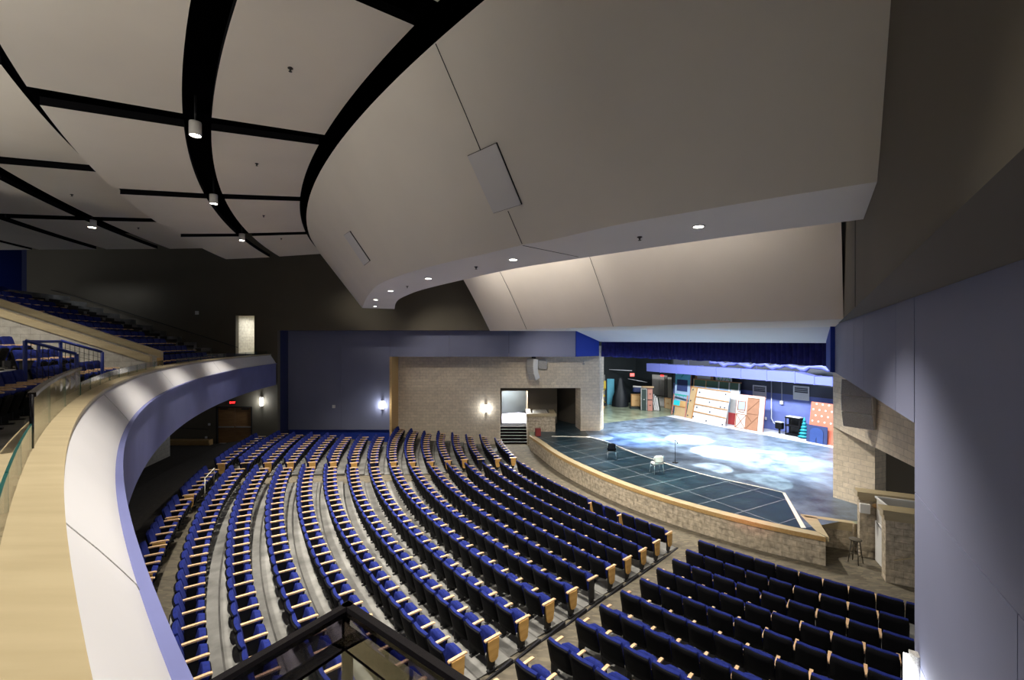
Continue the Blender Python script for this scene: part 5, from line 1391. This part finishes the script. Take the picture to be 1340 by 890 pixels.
# long wash strip hidden behind the large reflector, grazing the second one
def area2(name, a, b, tgt, power, wd, col):
    l = bpy.data.lights.new(name, 'AREA'); l.energy = power; l.shape = 'RECTANGLE'; l.size = (Vector(b) - Vector(a)).length; l.size_y = wd; l.color = col
    o = bpy.data.objects.new(name, l); COL.objects.link(o); c_ = (Vector(a) + Vector(b)) / 2; o.location = c_
    zv = (c_ - Vector(tgt)).normalized(); xv = (Vector(b) - Vector(a)).normalized(); yv = zv.cross(xv).normalized(); zv = xv.cross(yv)
    o.matrix_world = Matrix((( xv.x, yv.x, zv.x, c_.x), (xv.y, yv.y, zv.y, c_.y), (xv.z, yv.z, zv.z, c_.z), (0, 0, 0, 1))); return o
area2('reflector_wash', (-2.9, 21.6, EYE + 3.3), (2.2, 15.2, EYE + 3.3), (1.4, 20.8, EYE + 1.0), 110, .3, (1, .9, .8))
area2('reflector_wash', (2.6, 14.6, EYE + 3.3), (6.0, 10.6, EYE + 3.3), (6.4, 14.6, EYE + 1.0), 40, .3, (1, .9, .8))
for (u, v, r, pw_, cc) in ((785, 573, .80, 900, (1, 1, 1)), (902, 575, 1.45, 2200, (.95, .97, 1)), (945, 592, 1.6, 2600, (1, 1, .98)), (931, 613, .95, 1300, (1, .98, .95)), (997, 630, 1.2, 700, (.85, 1, .92)), (835, 575, 2.4, 2200, (.35, .55, 1)), (1020, 600, 2.8, 1500, (.7, .82, 1))):
    x, y = spt(u, v); L0_ = 0
    p_ = x * AX[0] + y * AX[1]; k_ = max(1.6, 22.7 - p_); src = (x + k_ * AX[0], y + k_ * AX[1], EYE + 1.1)
    h = sqrt((src[2] - STG) ** 2 + k_ * k_); spot('stage_spot', src, (x, y, STG), pw_ * (12 if r < 1.7 else 10), 2 * deg(math.atan(r / h)), .25 if r < 1.7 else .9, cc, .05)
# added spots with no fixtures, brightening the stage front and the side wall
for a_ in (-156, -150.5, -145, -139.5):
    p = pol(33.9, a_); t_ = pol(24.6, a_ - (1.5 if a_ > -140 else 0)); spot('front_fill', (*p, EYE + hA - .05), (*t_, .5), 1700, 62, 1.0)
for p, t_ in (((-6.2, 22.6), (-2.5, 29.6)), ((-9.6, 22.4), (-9.6, 28.0)), ((1.5, 23.5), (3.0, 29.6))):
    spot('wall_fill', (*p, EYE + (1.72 if p[0] > -9 and p[0] < 0 else .3 if p[0] > 0 else 4.4)), (*t_, EYE - 2.6), 420, 80, 1.0)
# added fill spots with no fixtures, out of frame, brightening the ceiling panels
for p, t_, e_ in (((-7.6, .6, EYE + 1.2), (-6.6, 5.2, EYE + 5.6), 1050), ((-12.5, 4.2, EYE + 1.6), (-11.8, 7.6, EYE + 6.2), 900), ((-19.0, 8.8, EYE + 2.5), (-18, 14.5, EYE + 5.6), 420)):
    spot('ceiling_fill', p, t_, e_, 104, 1.0)
spot('can_or_added_light', (-11.6, 9.2, EYE + 4.5), (-13.4, 10.4, EYE - 1), 1300, 84, 1.0)  # added lamp without a fixture, brightens the balcony seats
# the corridor beyond the steps, the balcony doorway and the blue vestibule
area('corridor_light', (.3, 35.5, EYE - 2.8), (.3, 35.5, 0), 40, 2, 3, (.95, .97, 1))
l = bpy.data.lights.new('corridor_lamp', 'POINT'); l.energy = 3000; l.shadow_soft_size = .4; o = bpy.data.objects.new('corridor_lamp', l); COL.objects.link(o); o.location = (.2, 35.4, EYE - 3.2)
area('doorway_light', (-16.25, 28.6, EYE + 1.55), (-16.25, 28.6, 0), 60, .8, 1.2, (1, .98, .92))
l = bpy.data.lights.new('vestibule_light', 'POINT'); l.energy = 40; l.color = (.1, .3, 1); o = bpy.data.objects.new('vestibule_light', l); COL.objects.link(o); o.location = (-32, 29.5, EYE + 4.2)
area('stair_light', (-24, 25.6, EYE + 3.2), (-24, 26.8, EYE + .5), 9, 4, .4, (.85, .9, 1))
# soft ambient fill, added; it enters where the shell is left open
w = bpy.data.worlds.new('world'); SC.world = w; w.use_nodes = True
w.node_tree.nodes['Background'].inputs[0].default_value = (.95, .96, 1, 1); w.node_tree.nodes['Background'].inputs[1].default_value = .46
vs = SC.view_settings; vs.view_transform = 'Standard'; vs.look = 'None'; vs.gamma = 1; vs.use_curve_mapping = False; vs.exposure = 0.0
SC.cycles.max_bounces = 8; SC.cycles.diffuse_bounces = 5; SC.cycles.transparent_max_bounces = 12
